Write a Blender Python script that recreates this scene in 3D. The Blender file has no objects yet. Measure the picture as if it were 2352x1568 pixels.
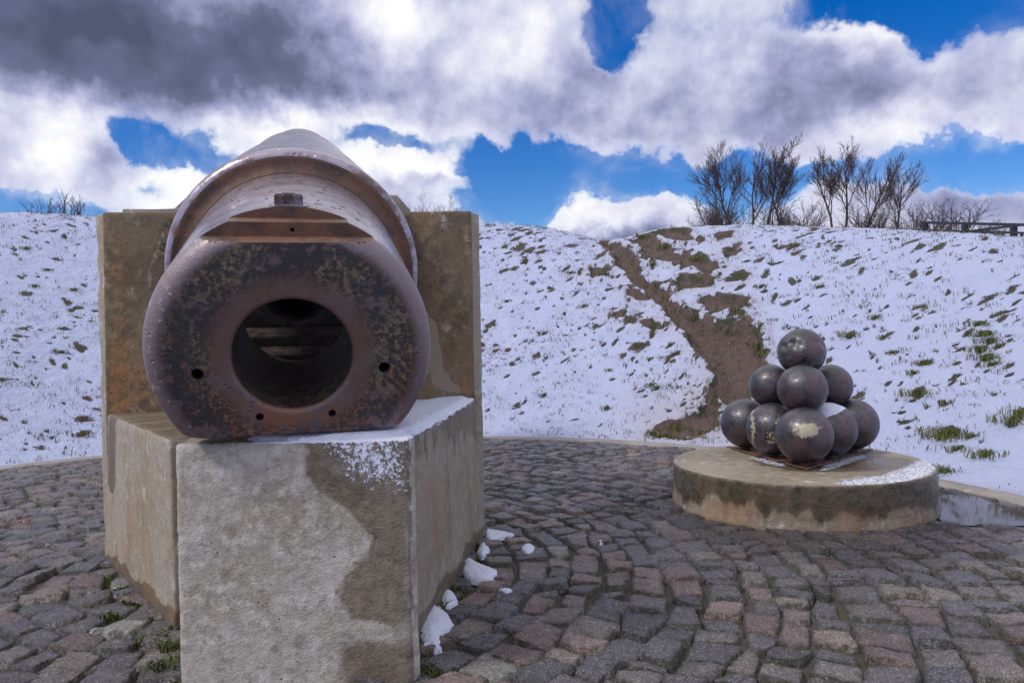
import bpy, bmesh, math, random
import numpy as np
from mathutils import Vector, Matrix
PI = math.pi
random.seed(7); rng = np.random.default_rng(7)
SC = bpy.context.scene
COL = SC.collection

# ------------------------------------------------------------------ camera
# D = measurements on the photograph scaled to 2352 x 1568; used to find where real surfaces lie
FD, PITCH, ROLL, EYE = 1750.9, 0.0092, 0.0264, 1.2
Fv = Vector((0, math.cos(PITCH), -math.sin(PITCH)))
Uv = Vector((0, math.sin(PITCH), math.cos(PITCH)))
Rv = Vector((1, 0, 0))
Rc = Rv * math.cos(ROLL) - Uv * math.sin(ROLL)
Uc = Rv * math.sin(ROLL) + Uv * math.cos(ROLL)
cam_d = bpy.data.cameras.new("camera"); cam = bpy.data.objects.new("camera", cam_d); COL.objects.link(cam)
M = Matrix((Rc, Uc, -Fv)).transposed().to_4x4(); M.translation = (0, 0, EYE)
cam.matrix_world = M
cam_d.sensor_width = 36; cam_d.lens = FD / 2352 * 36; cam_d.clip_start = 0.05; cam_d.clip_end = 3000
SC.camera = cam

def ray(x, y):
    X, Y = (x - 1176) / FD, (784 - y) / FD
    return (Fv + Rc * X + Uc * Y)
def at_y(x, y, depth):                    # world point seen at (x, y) whose world Y is depth
    d = ray(x, y); k = depth / d.y
    return Vector((d.x * k, depth, EYE + d.z * k))
def at_z(x, y, z):
    d = ray(x, y); k = (z - EYE) / d.z
    return Vector((d.x * k, d.y * k, z))

# ------------------------------------------------------------------ world: sky with clouds
SUN_AZ, SUN_EL = math.radians(-118), math.radians(48)      # azimuth from +Y towards +X
SC.view_settings.view_transform = 'Standard'; SC.view_settings.look = 'None'
SC.view_settings.exposure = 0.0; SC.view_settings.gamma = 1
w = bpy.data.worlds.new("World"); SC.world = w; w.use_nodes = True

class NT:
    def __init__(s, tree): s.t = tree; s.n = tree.nodes; s.l = tree.links
    def node(s, typ, **kw):
        n = s.n.new(typ)
        for k, v in kw.items(): setattr(n, k, v)
        return n
    def put(s, sock, v):
        if hasattr(v, 'is_output') or isinstance(v, bpy.types.NodeSocket): s.l.new(v, sock)
        elif v is not None: sock.default_value = v
    def math(s, op, a, b=None, c=None, clamp=False):
        n = s.node('ShaderNodeMath', operation=op, use_clamp=clamp)
        s.put(n.inputs[0], a)
        if b is not None: s.put(n.inputs[1], b)
        if c is not None: s.put(n.inputs[2], c)
        return n.outputs[0]
    def vmath(s, op, a, b=None, out=0):
        n = s.node('ShaderNodeVectorMath', operation=op)
        s.put(n.inputs[0], a)
        if b is not None:
            s.put(n.inputs['Scale' if op == 'SCALE' else 1], b)
        return n.outputs[out]
    def noise(s, vec, scale, detail=4, rough=.55, out=0, lac=2.0, dist=0.0):
        n = s.node('ShaderNodeTexNoise')
        if vec is not None: s.l.new(vec, n.inputs['Vector'])
        n.inputs['Scale'].default_value = scale; n.inputs['Detail'].default_value = detail
        n.inputs['Roughness'].default_value = rough; n.inputs['Lacunarity'].default_value = lac
        n.inputs['Distortion'].default_value = dist
        return n.outputs[out]
    def vor(s, vec, scale, feature='F1', out=0, rand=1.0):
        n = s.node('ShaderNodeTexVoronoi', feature=feature)
        if vec is not None: s.l.new(vec, n.inputs['Vector'])
        n.inputs['Scale'].default_value = scale; n.inputs['Randomness'].default_value = rand
        return n.outputs[out]
    def ss(s, v, a, b, lo=0., hi=1.):
        n = s.node('ShaderNodeMapRange', interpolation_type='SMOOTHSTEP')
        s.put(n.inputs[0], v); n.inputs[1].default_value = a; n.inputs[2].default_value = b
        n.inputs[3].default_value = lo; n.inputs[4].default_value = hi
        return n.outputs[0]
    def mix(s, f, a, b, mode='MIX'):
        n = s.node('ShaderNodeMix', data_type='RGBA', blend_type=mode)
        s.put(n.inputs[0], f)
        s.put(n.inputs[6], (*a, 1) if isinstance(a, tuple) and len(a) == 3 else a)
        s.put(n.inputs[7], (*b, 1) if isinstance(b, tuple) and len(b) == 3 else b)
        return n.outputs[2]
    def attr(s, name, out='Fac'):
        return s.node('ShaderNodeAttribute', attribute_name=name).outputs[out]
    def ramp(s, f, stops):
        n = s.node('ShaderNodeValToRGB'); s.put(n.inputs[0], f)
        e = n.color_ramp.elements
        while len(e) < len(stops): e.new(.5)
        for i, (p, c) in enumerate(stops): e[i].position = p; e[i].color = (*c, 1)
        return n.outputs[0]
    def bump(s, h, dist, strength=1.0, nrm=None):
        n = s.node('ShaderNodeBump'); s.put(n.inputs['Height'], h)
        n.inputs['Distance'].default_value = dist; n.inputs['Strength'].default_value = strength
        if nrm is not None: s.l.new(nrm, n.inputs['Normal'])
        return n.outputs[0]

def build_world():
    t = NT(w.node_tree); t.n.clear()
    out = t.node('ShaderNodeOutputWorld')
    sky = t.node('ShaderNodeTexSky', sky_type='NISHITA')
    sky.sun_disc = False; sky.sun_elevation = SUN_EL; sky.sun_rotation = SUN_AZ
    sky.air_density = 1.0; sky.dust_density = 0.4; sky.ozone_density = 3.0; sky.altitude = 800
    hsv = t.node('ShaderNodeHueSaturation'); hsv.inputs['Saturation'].default_value = 1.46
    hsv.inputs['Hue'].default_value = 0.516; hsv.inputs['Value'].default_value = 1.12
    t.l.new(sky.outputs[0], hsv.inputs['Color'])
    bg1 = t.node('ShaderNodeBackground'); t.l.new(hsv.outputs[0], bg1.inputs[0]); bg1.inputs[1].default_value = 0.11
    geo = t.node('ShaderNodeTexCoord').outputs['Generated']
    sep = t.node('ShaderNodeSeparateXYZ'); t.l.new(geo, sep.inputs[0])
    az = t.math('ARCTAN2', sep.outputs[0], sep.outputs[1]); el = t.math('ARCSINE', sep.outputs[2])
    cb = t.node('ShaderNodeCombineXYZ'); t.l.new(az, cb.inputs[0]); t.l.new(el, cb.inputs[1]); P0 = cb.outputs[0]
    # domain warp gives the billowing outlines
    wn = t.noise(geo, 5.0, 6, .62, out=1)
    wv = t.vmath('SUBTRACT', wn, (.5, .5, .5)); wv = t.vmath('SCALE', wv, .11)
    wn2 = t.noise(geo, 22.0, 4, .6, out=1)
    wv2 = t.vmath('SCALE', t.vmath('SUBTRACT', wn2, (.5, .5, .5)), .05)
    P = t.vmath('ADD', P0, t.vmath('ADD', wv, wv2))
    def ae(x, y):
        d = ray(x, y).normalized(); return math.atan2(d.x, d.y), math.asin(d.z)
    def blob(x, y, sx, sy):
        a, e = ae(x, y)
        v = t.vmath('SUBTRACT', P, (a, e, 0))
        v = t.vmath('MULTIPLY', v, (FD / sx * math.cos(e) , FD / sy, 0))
        d = t.vmath('DOT_PRODUCT', v, v, out=1)
        return t.math('EXPONENT', t.math('MULTIPLY', d, -1.0))
    def field(base, lst):
        acc = base
        for (x, y, sx, sy, wgt) in lst:
            acc = t.math('MULTIPLY_ADD', blob(x, y, sx, sy), wgt, acc)
        return acc
    big = t.noise(geo, 3.2, 5, .55)
    base = t.math('MULTIPLY_ADD', big, 1.2, .25)
    F = field(base, CLOUD_COVER)
    det = t.noise(geo, 6.0, 13, .62)
    soft = t.noise(geo, 2.6, 3, .5)
    F = t.math('ADD', F, t.math('MULTIPLY', t.math('SUBTRACT', det, .5), 2.1))
    mask = t.ss(F, .08, .72)
    thin = t.ss(F, .25, 1.25)                                    # thin cloud lets blue through
    mask = t.math('MULTIPLY', mask, t.math('MULTIPLY_ADD', thin, .35, .65, clamp=True))
    wisp = t.math('MULTIPLY', t.ss(t.noise(geo, 5.5, 9, .62, dist=.6), .42, .72), t.math('MULTIPLY', t.ss(F, -1.3, .3), .55))
    mask = t.math('MAXIMUM', mask, wisp)
    # billows: the side of each puff facing up and left catches the light
    off = t.vmath('ADD', geo, (-.030, 0, .045)); det2 = t.noise(off, 6.0, 8, .55); det1 = t.noise(geo, 6.0, 8, .55)
    off3 = t.vmath('ADD', geo, (-.010, 0, .016)); f2 = t.noise(off3, 17.0, 7, .55); f1 = t.noise(geo, 17.0, 7, .55)
    relief = t.math('ADD', t.math('MULTIPLY', t.math('SUBTRACT', det1, det2), 1.15), t.math('MULTIPLY', t.math('SUBTRACT', f1, f2), .45))
    d2 = t.noise(geo, 4.0, 9, .58, dist=.3)
    B = field(.63, CLOUD_LIGHT)
    B = t.math('ADD', B, t.math('MULTIPLY', t.math('SUBTRACT', d2, .5), .42))
    B = t.math('ADD', B, relief)
    edge = t.ss(F, .5, 1.4, .17, 0.)
    B = t.math('ADD', B, edge)
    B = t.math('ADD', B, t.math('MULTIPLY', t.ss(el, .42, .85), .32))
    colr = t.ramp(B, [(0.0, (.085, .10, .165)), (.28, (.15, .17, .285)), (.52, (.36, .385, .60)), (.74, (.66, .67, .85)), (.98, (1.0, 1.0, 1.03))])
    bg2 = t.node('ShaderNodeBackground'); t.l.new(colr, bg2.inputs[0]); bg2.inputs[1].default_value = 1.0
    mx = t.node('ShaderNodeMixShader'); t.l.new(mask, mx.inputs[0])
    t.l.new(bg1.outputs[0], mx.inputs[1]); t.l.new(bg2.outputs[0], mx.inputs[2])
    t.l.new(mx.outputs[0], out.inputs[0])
    w.cycles.sampling_method = 'MANUAL'; w.cycles.sample_map_resolution = 512

# (x, y, half width, half height, weight): openings of blue are negative
CLOUD_COVER = [
    (1400, 110, 55, 95, -1.5), (1455, 30, 40, 40, -1.0), (1378, 195, 38, 26, 1.8),
    (2010, 5, 210, 55, -1.7), (2260, 25, 170, 55, -1.5), (2160, 60, 70, 30, -.8), (2000, 95, 110, 45, .8),
    (270, 315, 55, 50, -1.5), (440, 350, 110, 32, -1.5), (340, 425, 50, 22, -1.0), (380, 300, 90, 30, -.4),
    (910, 335, 110, 26, -1.5), (1250, 400, 230, 60, -1.9), (1180, 470, 110, 34, -1.3), (1120, 375, 80, 35, -.8), (1530, 392, 130, 46, -1.8), (1210, 455, 90, 35, -1.3),
    (1900, 400, 260, 38, -1.1), (2230, 380, 150, 42, -1.8), (2330, 420, 90, 40, -1.0), (1690, 400, 80, 60, -.9),
    (30, 462, 110, 28, -1.8), (110, 480, 60, 20, -1.2), (1180, 485, 60, 20, -.6),
    (955, 402, 100, 52, 1.9), (1090, 435, 60, 22, .6),
    (1400, 480, 230, 55, 1.1), (2200, 480, 260, 45, .9), (1560, 430, 70, 30, .7), (100, 340, 130, 80, .8), (400, 410, 100, 45, .6),
    (600, 120, 800, 170, .6), (1700, 240, 300, 110, .6), (2150, 250, 260, 90, .6), (1150, 260, 330, 80, .6),
]
CLOUD_LIGHT = [
    (280, 110, 430, 120, -.46), (650, 170, 190, 100, -.20), (120, 40, 300, 80, -.10), (200, 100, 50, 30, .2),
    (930, 110, 110, 110, .30), (800, 300, 250, 45, .28), (1230, 150, 150, 120, .02), (1350, 290, 170, 50, -.08), (1050, 60, 160, 80, .12),
    (110, 320, 130, 70, .42), (200, 370, 70, 50, -.25), (420, 430, 150, 50, .32), (620, 320, 150, 40, .22), (960, 400, 120, 45, .45), (1000, 440, 80, 20, -.25),
    (1400, 480, 260, 45, .36), (1450, 540, 240, 25, -.35),
    (1700, 220, 250, 90, -.08), (1950, 235, 230, 60, -.15), (1930, 95, 90, 40, .30), (2230, 150, 130, 70, .12), (2000, 310, 130, 30, .14),
    (1600, 120, 120, 100, .06), (2200, 480, 220, 50, -.02), (2250, 270, 120, 45, -.12), (1760, 80, 80, 90, -.1),
]
build_world()
sun_d = bpy.data.lights.new("sun", 'SUN'); sun_d.energy = 2.2; sun_d.angle = math.radians(11); sun_d.color = (1.0, .96, .92)
sun = bpy.data.objects.new("sun", sun_d); COL.objects.link(sun)
sd = Vector((math.sin(SUN_AZ) * math.cos(SUN_EL), math.cos(SUN_AZ) * math.cos(SUN_EL), math.sin(SUN_EL)))
sun.rotation_euler = sd.to_track_quat('Z', 'Y').to_euler(); sun.location = sd * 30

# ------------------------------------------------------------------ helpers
def hsh(ix, iy, iz, s):
    h = (ix.astype(np.int64) * 374761393 + iy.astype(np.int64) * 668265263 + iz.astype(np.int64) * 2147483647 + s * 1274126177) & 0xffffffff
    h = ((h ^ (h >> 13)) * 1274126177) & 0xffffffff
    h = ((h ^ (h >> 16)) * 2246822519) & 0xffffffff
    return ((h ^ (h >> 15)) & 0xffffff) / float(0xffffff)
def vnoise(P, s=0):
    P = np.asarray(P, float); i = np.floor(P); f = P - i; f = f * f * (3 - 2 * f); i = i.astype(np.int64)
    x, y, z = i[:, 0], i[:, 1], i[:, 2]; u, v, q = f[:, 0], f[:, 1], f[:, 2]
    def L(a, b, t): return a + (b - a) * t
    return L(L(L(hsh(x, y, z, s), hsh(x + 1, y, z, s), u), L(hsh(x, y + 1, z, s), hsh(x + 1, y + 1, z, s), u), v),
             L(L(hsh(x, y, z + 1, s), hsh(x + 1, y, z + 1, s), u), L(hsh(x, y + 1, z + 1, s), hsh(x + 1, y + 1, z + 1, s), u), v), q) * 2 - 1
def fbm(P, o=4, s=0, g=.5):
    P = np.asarray(P, float); a, t, n = 1., 0., 0.
    for k in range(o): t = t + a * vnoise(P * 2 ** k + 17.3 * k, s + k); n += a; a *= g
    return t / n
def sstep(x, a, b):
    t = np.clip((x - a) / (b - a), 0, 1); return t * t * (3 - 2 * t)
def poly_sd(px, py, poly):                       # signed distance, positive inside
    poly = np.asarray(poly, float); n = len(poly)
    d = np.full(px.shape, 1e18); ins = np.zeros(px.shape, bool)
    for i in range(n):
        ax, ay = poly[i]; bx, by = poly[(i + 1) % n]
        ex, ey = bx - ax, by - ay; wx, wy = px - ax, py - ay
        t = np.clip((wx * ex + wy * ey) / (ex * ex + ey * ey + 1e-12), 0, 1)
        d = np.minimum(d, (wx - ex * t) ** 2 + (wy - ey * t) ** 2)
        if ay != by:
            c = ((ay > py) != (by > py)) & (px < (bx - ax) * (py - ay) / (by - ay) + ax); ins ^= c
    return np.where(ins, 1, -1) * np.sqrt(d)
def tag(o, label=None, cat=None, group=None, kind=None):
    if label: o['label'] = label
    if cat: o['category'] = cat
    if group: o['group'] = group
    if kind: o['kind'] = kind
    return o
def link(name, me, mat=None, parent=None, smooth=True):
    o = bpy.data.objects.new(name, me); COL.objects.link(o)
    if mat is not None:
        for m in (mat if isinstance(mat, (list, tuple)) else [mat]): me.materials.append(m)
    if smooth: me.polygons.foreach_set('use_smooth', np.ones(len(me.polygons), bool))
    if parent is not None: o.parent = parent
    return o
def np_mesh(name, V, F, mat=None, parent=None, smooth=True, attrs=None):
    V = np.asarray(V, np.float32); F = np.asarray(F, np.int32); k = F.shape[1]
    me = bpy.data.meshes.new(name)
    me.vertices.add(len(V)); me.vertices.foreach_set('co', V.ravel())
    me.loops.add(F.size); me.loops.foreach_set('vertex_index', F.ravel())
    me.polygons.add(len(F)); me.polygons.foreach_set('loop_start', np.arange(0, F.size, k, dtype=np.int32))
    me.polygons.foreach_set('loop_total', np.full(len(F), k, np.int32))
    me.update(calc_edges=True)
    for n, a in (attrs or {}).items():
        a = np.asarray(a, np.float32)
        if a.ndim == 1:
            me.attributes.new(n, 'FLOAT', 'POINT').data.foreach_set('value', a)
        else:
            if a.shape[1] == 3: a = np.c_[a, np.ones(len(a), np.float32)]
            me.attributes.new(n, 'FLOAT_COLOR', 'POINT').data.foreach_set('color', a.astype(np.float32).ravel())
    me.validate()
    return link(name, me, mat, parent, smooth)
def empty(name, loc=(0, 0, 0)):
    o = bpy.data.objects.new(name, None); COL.objects.link(o); o.location = loc; o.empty_display_size = .2
    return o
def grid_faces(nr, nc, wrap=False):
    r = np.arange(nr - 1)[:, None]; c = np.arange(nc if wrap else nc - 1)[None, :]
    a = r * nc + c; b = r * nc + (c + 1) % nc; d = (r + 1) * nc + c; e = (r + 1) * nc + (c + 1) % nc
    return np.stack([a, b, e, d], -1).reshape(-1, 4)
def bm_obj(name, bm, mat, parent=None, smooth=False):
    me = bpy.data.meshes.new(name); bmesh.ops.recalc_face_normals(bm, faces=bm.faces); bm.to_mesh(me); bm.free()
    return link(name, me, mat, parent, smooth)
def set_attr(me, n, a):
    at = me.attributes.get(n) or me.attributes.new(n, 'FLOAT', 'POINT'); at.data.foreach_set('value', np.asarray(a, np.float32))
def coords(me):
    c = np.empty(len(me.vertices) * 3, np.float32); me.vertices.foreach_get('co', c); return c.reshape(-1, 3).astype(float)
def normals(me):
    c = np.empty(len(me.vertices) * 3, np.float32); me.vertices.foreach_get('normal', c); return c.reshape(-1, 3).astype(float)

# ------------------------------------------------------------------ materials
def new_mat(name):
    m = bpy.data.materials.new(name); m.use_nodes = True
    t = NT(m.node_tree); t.n.clear()
    out = t.node('ShaderNodeOutputMaterial'); b = t.node('ShaderNodeBsdfPrincipled')
    t.l.new(b.outputs[0], out.inputs[0])
    return m, t, b
def objco(t): return t.node('ShaderNodeTexCoord').outputs['Object']

def mat_snow_ground():
    m, t, b = new_mat('snowy_bank')
    co = t.node('ShaderNodeNewGeometry').outputs['Position']
    s = t.attr('snow'); g = t.attr('green')
    n1 = t.noise(co, 14, 6, .65); n2 = t.noise(co, 60, 4, .6); n3 = t.noise(co, 2.2, 5, .6)
    sv = t.math('ADD', s, t.math('MULTIPLY', t.math('SUBTRACT', n1, .5), 1.05))
    sv = t.math('ADD', sv, t.math('MULTIPLY', t.math('SUBTRACT', n2, .5), .8))
    sv = t.math('SUBTRACT', sv, t.math('MULTIPLY', t.ss(t.noise(co, .9, 4, .6), .50, .66), .42))
    mask = t.ss(sv, .40, .52)
    mud = t.mix(n1, (.055, .031, .025), (.165, .105, .090))
    mud = t.mix(t.math('MULTIPLY', t.ss(t.noise(co, 24, 6, .75), .52, .60), .8), mud, (.04, .027, .022))
    mud = t.mix(t.attr('spot'), mud, (.045, .034, .020))
    grs = t.mix(n2, (.010, .013, .005), (.065, .075, .020))
    ground = t.mix(t.ss(t.math('ADD', g, t.math('MULTIPLY', t.math('SUBTRACT', n1, .5), .8)), .4, .6), mud, grs)
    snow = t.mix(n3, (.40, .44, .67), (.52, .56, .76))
    dirty = t.attr('dirty')
    snow = t.mix(t.math('MULTIPLY', dirty, n1), snow, (.42, .37, .36))
    c = t.mix(mask, ground, snow); t.l.new(c, b.inputs['Base Color'])
    b.inputs['Roughness'].default_value = .75
    t.l.new(t.ss(mask, 0, 1, .55, .8), b.inputs['Roughness'])
    h = t.math('MULTIPLY_ADD', mask, 1.2, t.math('MULTIPLY', n2, .7))
    h = t.math('ADD', h, t.math('MULTIPLY', t.noise(co, 25, 5, .7), 1.0))
    h = t.math('ADD', h, t.math('MULTIPLY', t.noise(co, 7, 4, .6), 2.0)); t.l.new(t.bump(h, .035, .9), b.inputs['Normal'])
    return m
def mat_stone():
    m, t, b = new_mat('granite_setts')
    co = t.node('ShaderNodeNewGeometry').outputs['Position']
    c = t.attr('col', 'Color'); e = t.attr('edge')
    n1 = t.noise(co, 160, 3, .7); n2 = t.noise(co, 28, 5, .65); n3 = t.noise(co, 1.6, 3, .5)
    c = t.mix(t.math('MULTIPLY', t.ss(n1, .50, .62), .75), c, t.mix(.5, c, (.55, .50, .47)))
    c = t.mix(t.math('MULTIPLY', t.ss(n1, .50, .38), .8), c, (.018, .018, .024))
    c = t.mix(t.ss(n2, .35, .68, 0, .6), c, t.mix(.55, c, (.03, .03, .04)))
    moss = t.math('MULTIPLY', e, t.ss(t.math('ADD', n2, t.math('MULTIPLY', n3, .5)), .62, .85))
    c = t.mix(t.math('MULTIPLY', moss, .8), c, (.025, .030, .010))
    wet = t.attr('wet')
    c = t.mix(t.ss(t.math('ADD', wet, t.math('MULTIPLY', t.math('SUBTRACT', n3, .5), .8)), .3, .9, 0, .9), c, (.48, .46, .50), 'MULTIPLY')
    t.l.new(c, b.inputs['Base Color'])
    r = t.math('SUBTRACT', t.ss(n2, .35, .7, .16, .48), t.math('MULTIPLY', wet, .12))
    t.l.new(r, b.inputs['Roughness'])
    rid = t.noise(t.vmath('MULTIPLY', co, (1, 1.0, 1)), 38, 6, .72, dist=.8)
    h = t.math('ADD', t.math('MULTIPLY', rid, 1.0), t.math('MULTIPLY', n1, .12))
    t.l.new(t.bump(h, .03, .75), b.inputs['Normal'])
    return m
def mat_joint():
    m, t, b = new_mat('joint_soil')
    co = t.node('ShaderNodeNewGeometry').outputs['Position']
    n1 = t.noise(co, 30, 6, .7); n2 = t.noise(co, 3.0, 4, .6)
    soil = t.mix(n1, (.03, .026, .024), (.10, .085, .075))
    mo = t.mix(n1, (.012, .018, .006), (.06, .065, .018))
    c = t.mix(t.ss(n2, .46, .62, 0, .8), soil, mo)
    t.l.new(c, b.inputs['Base Color']); b.inputs['Roughness'].default_value = .8
    t.l.new(t.bump(n1, .02, .8), b.inputs['Normal'])
    return m
def mat_concrete(name, ca, cb, cc, streak=True, rough=.82):
    m, t, b = new_mat(name)
    co = t.node('ShaderNodeNewGeometry').outputs['Position']
    n1 = t.noise(co, 2.6, 7, .62); n2 = t.noise(co, 18, 7, .7); n3 = t.noise(co, 120, 3, .6)
    c = t.mix(t.ss(n1, .38, .62), ca, cb)
    c = t.mix(t.ss(n2, .42, .66, 0, .7), c, cc)
    if streak:
        st = t.noise(t.vmath('MULTIPLY', co, (7, 7, .7)), 1.0, 5, .6)
        c = t.mix(t.ss(st, .50, .68, 0, .40), c, (.34, .32, .29))
        c = t.mix(t.ss(st, .46, .32, 0, .3), c, (.15, .12, .085))
    # pale efflorescence and pits
    c = t.mix(t.math('MULTIPLY', t.ss(t.noise(co, 9, 8, .75), .56, .68), .7), c, (.60, .57, .54))
    c = t.mix(t.math('MULTIPLY', t.ss(t.noise(co, 34, 6, .8), .50, .36), .45), c, (.11, .085, .06))
    vp = t.vor(co, 26); pit = t.math('MULTIPLY', t.ss(vp, .10, .05), t.ss(t.noise(co, 6, 2), .52, .60))
    c = t.mix(pit, c, (.045, .038, .03))
    dark = t.attr('dark'); rust = t.attr('rust'); fr = t.attr('frost'); lite = t.attr('pale'); mo = t.attr('moss')
    dk = t.ss(t.math('ADD', dark, t.math('MULTIPLY', t.math('SUBTRACT', n2, .5), .6)), .36, .66)
    c = t.mix(t.math('MULTIPLY', dk, .95), c, (.40, .345, .27), 'MULTIPLY')
    c = t.mix(t.math('MULTIPLY', t.ss(t.math('ADD', lite, t.math('MULTIPLY', t.math('SUBTRACT', n2, .5), .4)), .45, .6), .5), c, (.40, .36, .29))
    c = t.mix(t.math('MULTIPLY', t.math('MULTIPLY', rust, t.ss(n2, .35, .62)), .85), c, (.36, .16, .055))
    c = t.mix(t.math('MULTIPLY', mo, t.ss(n2, .42, .6)), c, (.026, .026, .012))
    c = t.mix(t.math('MULTIPLY', t.math('SUBTRACT', n3, .45), .6), c, (.32, .29, .26))
    sp = t.math('ADD', fr, t.math('MULTIPLY', t.math('SUBTRACT', t.noise(co, 70, 4, .8), .5), 1.5))
    sm = t.ss(sp, .46, .60)
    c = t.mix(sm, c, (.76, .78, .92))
    t.l.new(c, b.inputs['Base Color'])
    r = t.math('SUBTRACT', rough, t.math('MULTIPLY', dk, .38)); t.l.new(r, b.inputs['Roughness'])
    h = t.math('ADD', t.math('MULTIPLY', n2, .6), t.math('MULTIPLY', n3, .25)); h = t.math('SUBTRACT', h, pit)
    h = t.math('ADD', h, t.math('MULTIPLY', sm, .6))
    t.l.new(t.bump(h, .016, .8), b.inputs['Normal'])
    return m
def mat_iron(name, mode):
    m, t, b = new_mat(name)
    co = objco(t)
    n1 = t.noise(co, 3.0, 6, .6); n2 = t.noise(co, 26, 7, .72); n3 = t.noise(co, 90, 4, .65); n4 = t.noise(co, 8.5, 5, .65)
    base = t.mix(n1, (.085, .060, .066), (.15, .105, .10))
    base = t.mix(t.ss(n3, .4, .65, 0, .5), base, (.13, .095, .085))
    metal = .15
    if mode == 'face':
        sp = t.node('ShaderNodeSeparateXYZ'); t.l.new(co, sp.inputs[0])
        rr = t.math('SQRT', t.math('ADD', t.math('POWER', sp.outputs[0], 2.), t.math('POWER', sp.outputs[2], 2.)))
        flat = t.math('MULTIPLY', t.ss(rr, .435, .375), t.ss(sp.outputs[1], .03, .012))
        ring = t.ss(rr, .225, .30)                                  # bare brown ring round the bore
        up = t.ss(sp.outputs[2], -.25, .05)
        rust = t.mix(n3, (.085, .035, .024), (.185, .080, .042)); rust = t.mix(t.ss(sp.outputs[2], -.12, -.26), rust, (.26, .085, .03))
        c = t.mix(t.math('MULTIPLY', t.ss(n4, .40, .56), .8), base, rust)
        dk = t.math('MULTIPLY', t.math('MULTIPLY', flat, ring), t.ss(t.math('ADD', n2, t.math('MULTIPLY', n4, .8)), .78, .88))
        metal = t.math('MULTIPLY', t.ss(rr, .36, .42), .45)
        c = t.mix(t.ss(rr, .38, .43, 0, .7), c, (.26, .21, .24))
        c = t.mix(t.math('MULTIPLY', dk, .92), c, (.010, .011, .018))
        lich = t.math('MULTIPLY', t.math('MULTIPLY', flat, ring), t.ss(t.noise(co, 48, 7, .8), .50, .56))
        lich = t.math('MULTIPLY', lich, t.ss(t.noise(co, 4.5, 3), .40, .55))
        c = t.mix(t.math('MULTIPLY', lich, .8), c, t.mix(up, (.30, .125, .035), (.26, .19, .085)))
        low = t.math('MULTIPLY', t.ss(sp.outputs[2], -.22, -.27), t.ss(sp.outputs[1], .05, .01))
        c = t.mix(t.math('MULTIPLY', low, t.ss(n4, .5, .58)), c, (.17, .055, .03))
        c = t.mix(t.math('MULTIPLY', t.math('MULTIPLY', low, t.ss(n2, .60, .68)), t.ss(n1, .5, .6)), c, (.42, .32, .24))
        pale = t.math('MULTIPLY', t.math('MULTIPLY', t.ss(rr, .39, .42), t.ss(n2, .58, .64)), t.ss(sp.outputs[0], -.12, -.26))
        c = t.mix(pale, c, (.50, .45, .42))
    elif mode == 'barrel':
        c = t.mix(t.math('MULTIPLY', t.ss(n4, .40, .60), .65), t.mix(.55, base, (.045, .030, .032)), (.125, .055, .034))
        c = t.mix(t.math('MULTIPLY', t.ss(n2, .56, .66), .4), c, (.17, .13, .115))
        c = t.mix(t.math('MULTIPLY', t.ss(n3, .50, .40), .5), c, (.03, .02, .02))
        worn = t.ss(t.math('ADD', n4, t.math('MULTIPLY', t.math('SUBTRACT', n2, .5), .5)), .62, .40)
        c = t.mix(worn, c, t.mix(n1, (.30, .25, .31), (.50, .44, .52))); metal = t.math('MULTIPLY', worn, .9)
    elif mode == 'rusty':
        c = t.mix(t.ss(n4, .35, .62), (.07, .036, .024), (.17, .075, .038))
        c = t.mix(t.math('MULTIPLY', t.ss(n2, .55, .65), .5), c, (.19, .14, .075))
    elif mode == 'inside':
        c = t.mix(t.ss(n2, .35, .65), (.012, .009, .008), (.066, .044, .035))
    elif mode == 'ball':
        bw = t.ss(n4, .44, .62); c = t.mix(bw, (.010, .011, .022), (.125, .100, .135)); metal = t.math('MULTIPLY', bw, .7)
        c = t.mix(t.math('MULTIPLY', t.ss(n2, .48, .60), .6), c, (.035, .024, .022))
        c = t.mix(t.math('MULTIPLY', t.ss(n1, .5, .65), .5), c, (.11, .05, .045))
        li = t.attr('lichen'); lv = t.math('ADD', li, t.math('MULTIPLY', t.math('SUBTRACT', n2, .5), 1.3))
        c = t.mix(t.math('MULTIPLY', t.ss(lv, .50, .66), .85), c, t.mix(n3, (.26, .24, .14), (.52, .47, .33)))
        c = t.mix(t.attr('paint'), c, (.012, .012, .014))
        fv = t.ss(t.math('ADD', t.attr('frost'), t.math('MULTIPLY', t.math('SUBTRACT', n3, .5), .9)), .46, .6)
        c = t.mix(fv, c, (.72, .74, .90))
    t.l.new(c, b.inputs['Base Color'])
    met = {'face': .15, 'barrel': .2, 'rusty': .1, 'inside': .1, 'ball': .35}[mode]
    t.put(b.inputs['Metallic'], metal)
    lo, hi = {'face': (.42, .62), 'barrel': (.22, .40), 'rusty': (.5, .7), 'inside': (.5, .7), 'ball': (.30, .52)}[mode]
    r = t.ss(n2, .3, .7, lo, hi)
    if mode == 'ball': r = t.math('ADD', r, t.math('MULTIPLY', fv, .4))
    t.l.new(r, b.inputs['Roughness'])
    b.inputs['Specular IOR Level'].default_value = .8
    b.inputs['Coat Weight'].default_value = {'face': .30, 'barrel': .5, 'rusty': .05, 'inside': 0, 'ball': .35}[mode]
    b.inputs['Coat Roughness'].default_value = {'face': .25, 'barrel': .14, 'rusty': .35, 'inside': .5, 'ball': .22}[mode]
    nb = None
    if mode in ('face', 'barrel', 'rusty'):
        bv = t.node('ShaderNodeBevel', samples=4); bv.inputs[0].default_value = .008; nb = bv.outputs[0]
    pit = t.ss(t.vor(co, 34), .22, .08); pit = t.math('MULTIPLY', pit, t.ss(n1, .48, .58))
    h = t.math('ADD', t.math('MULTIPLY', n2, .5), t.math('MULTIPLY', n3, .25))
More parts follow.
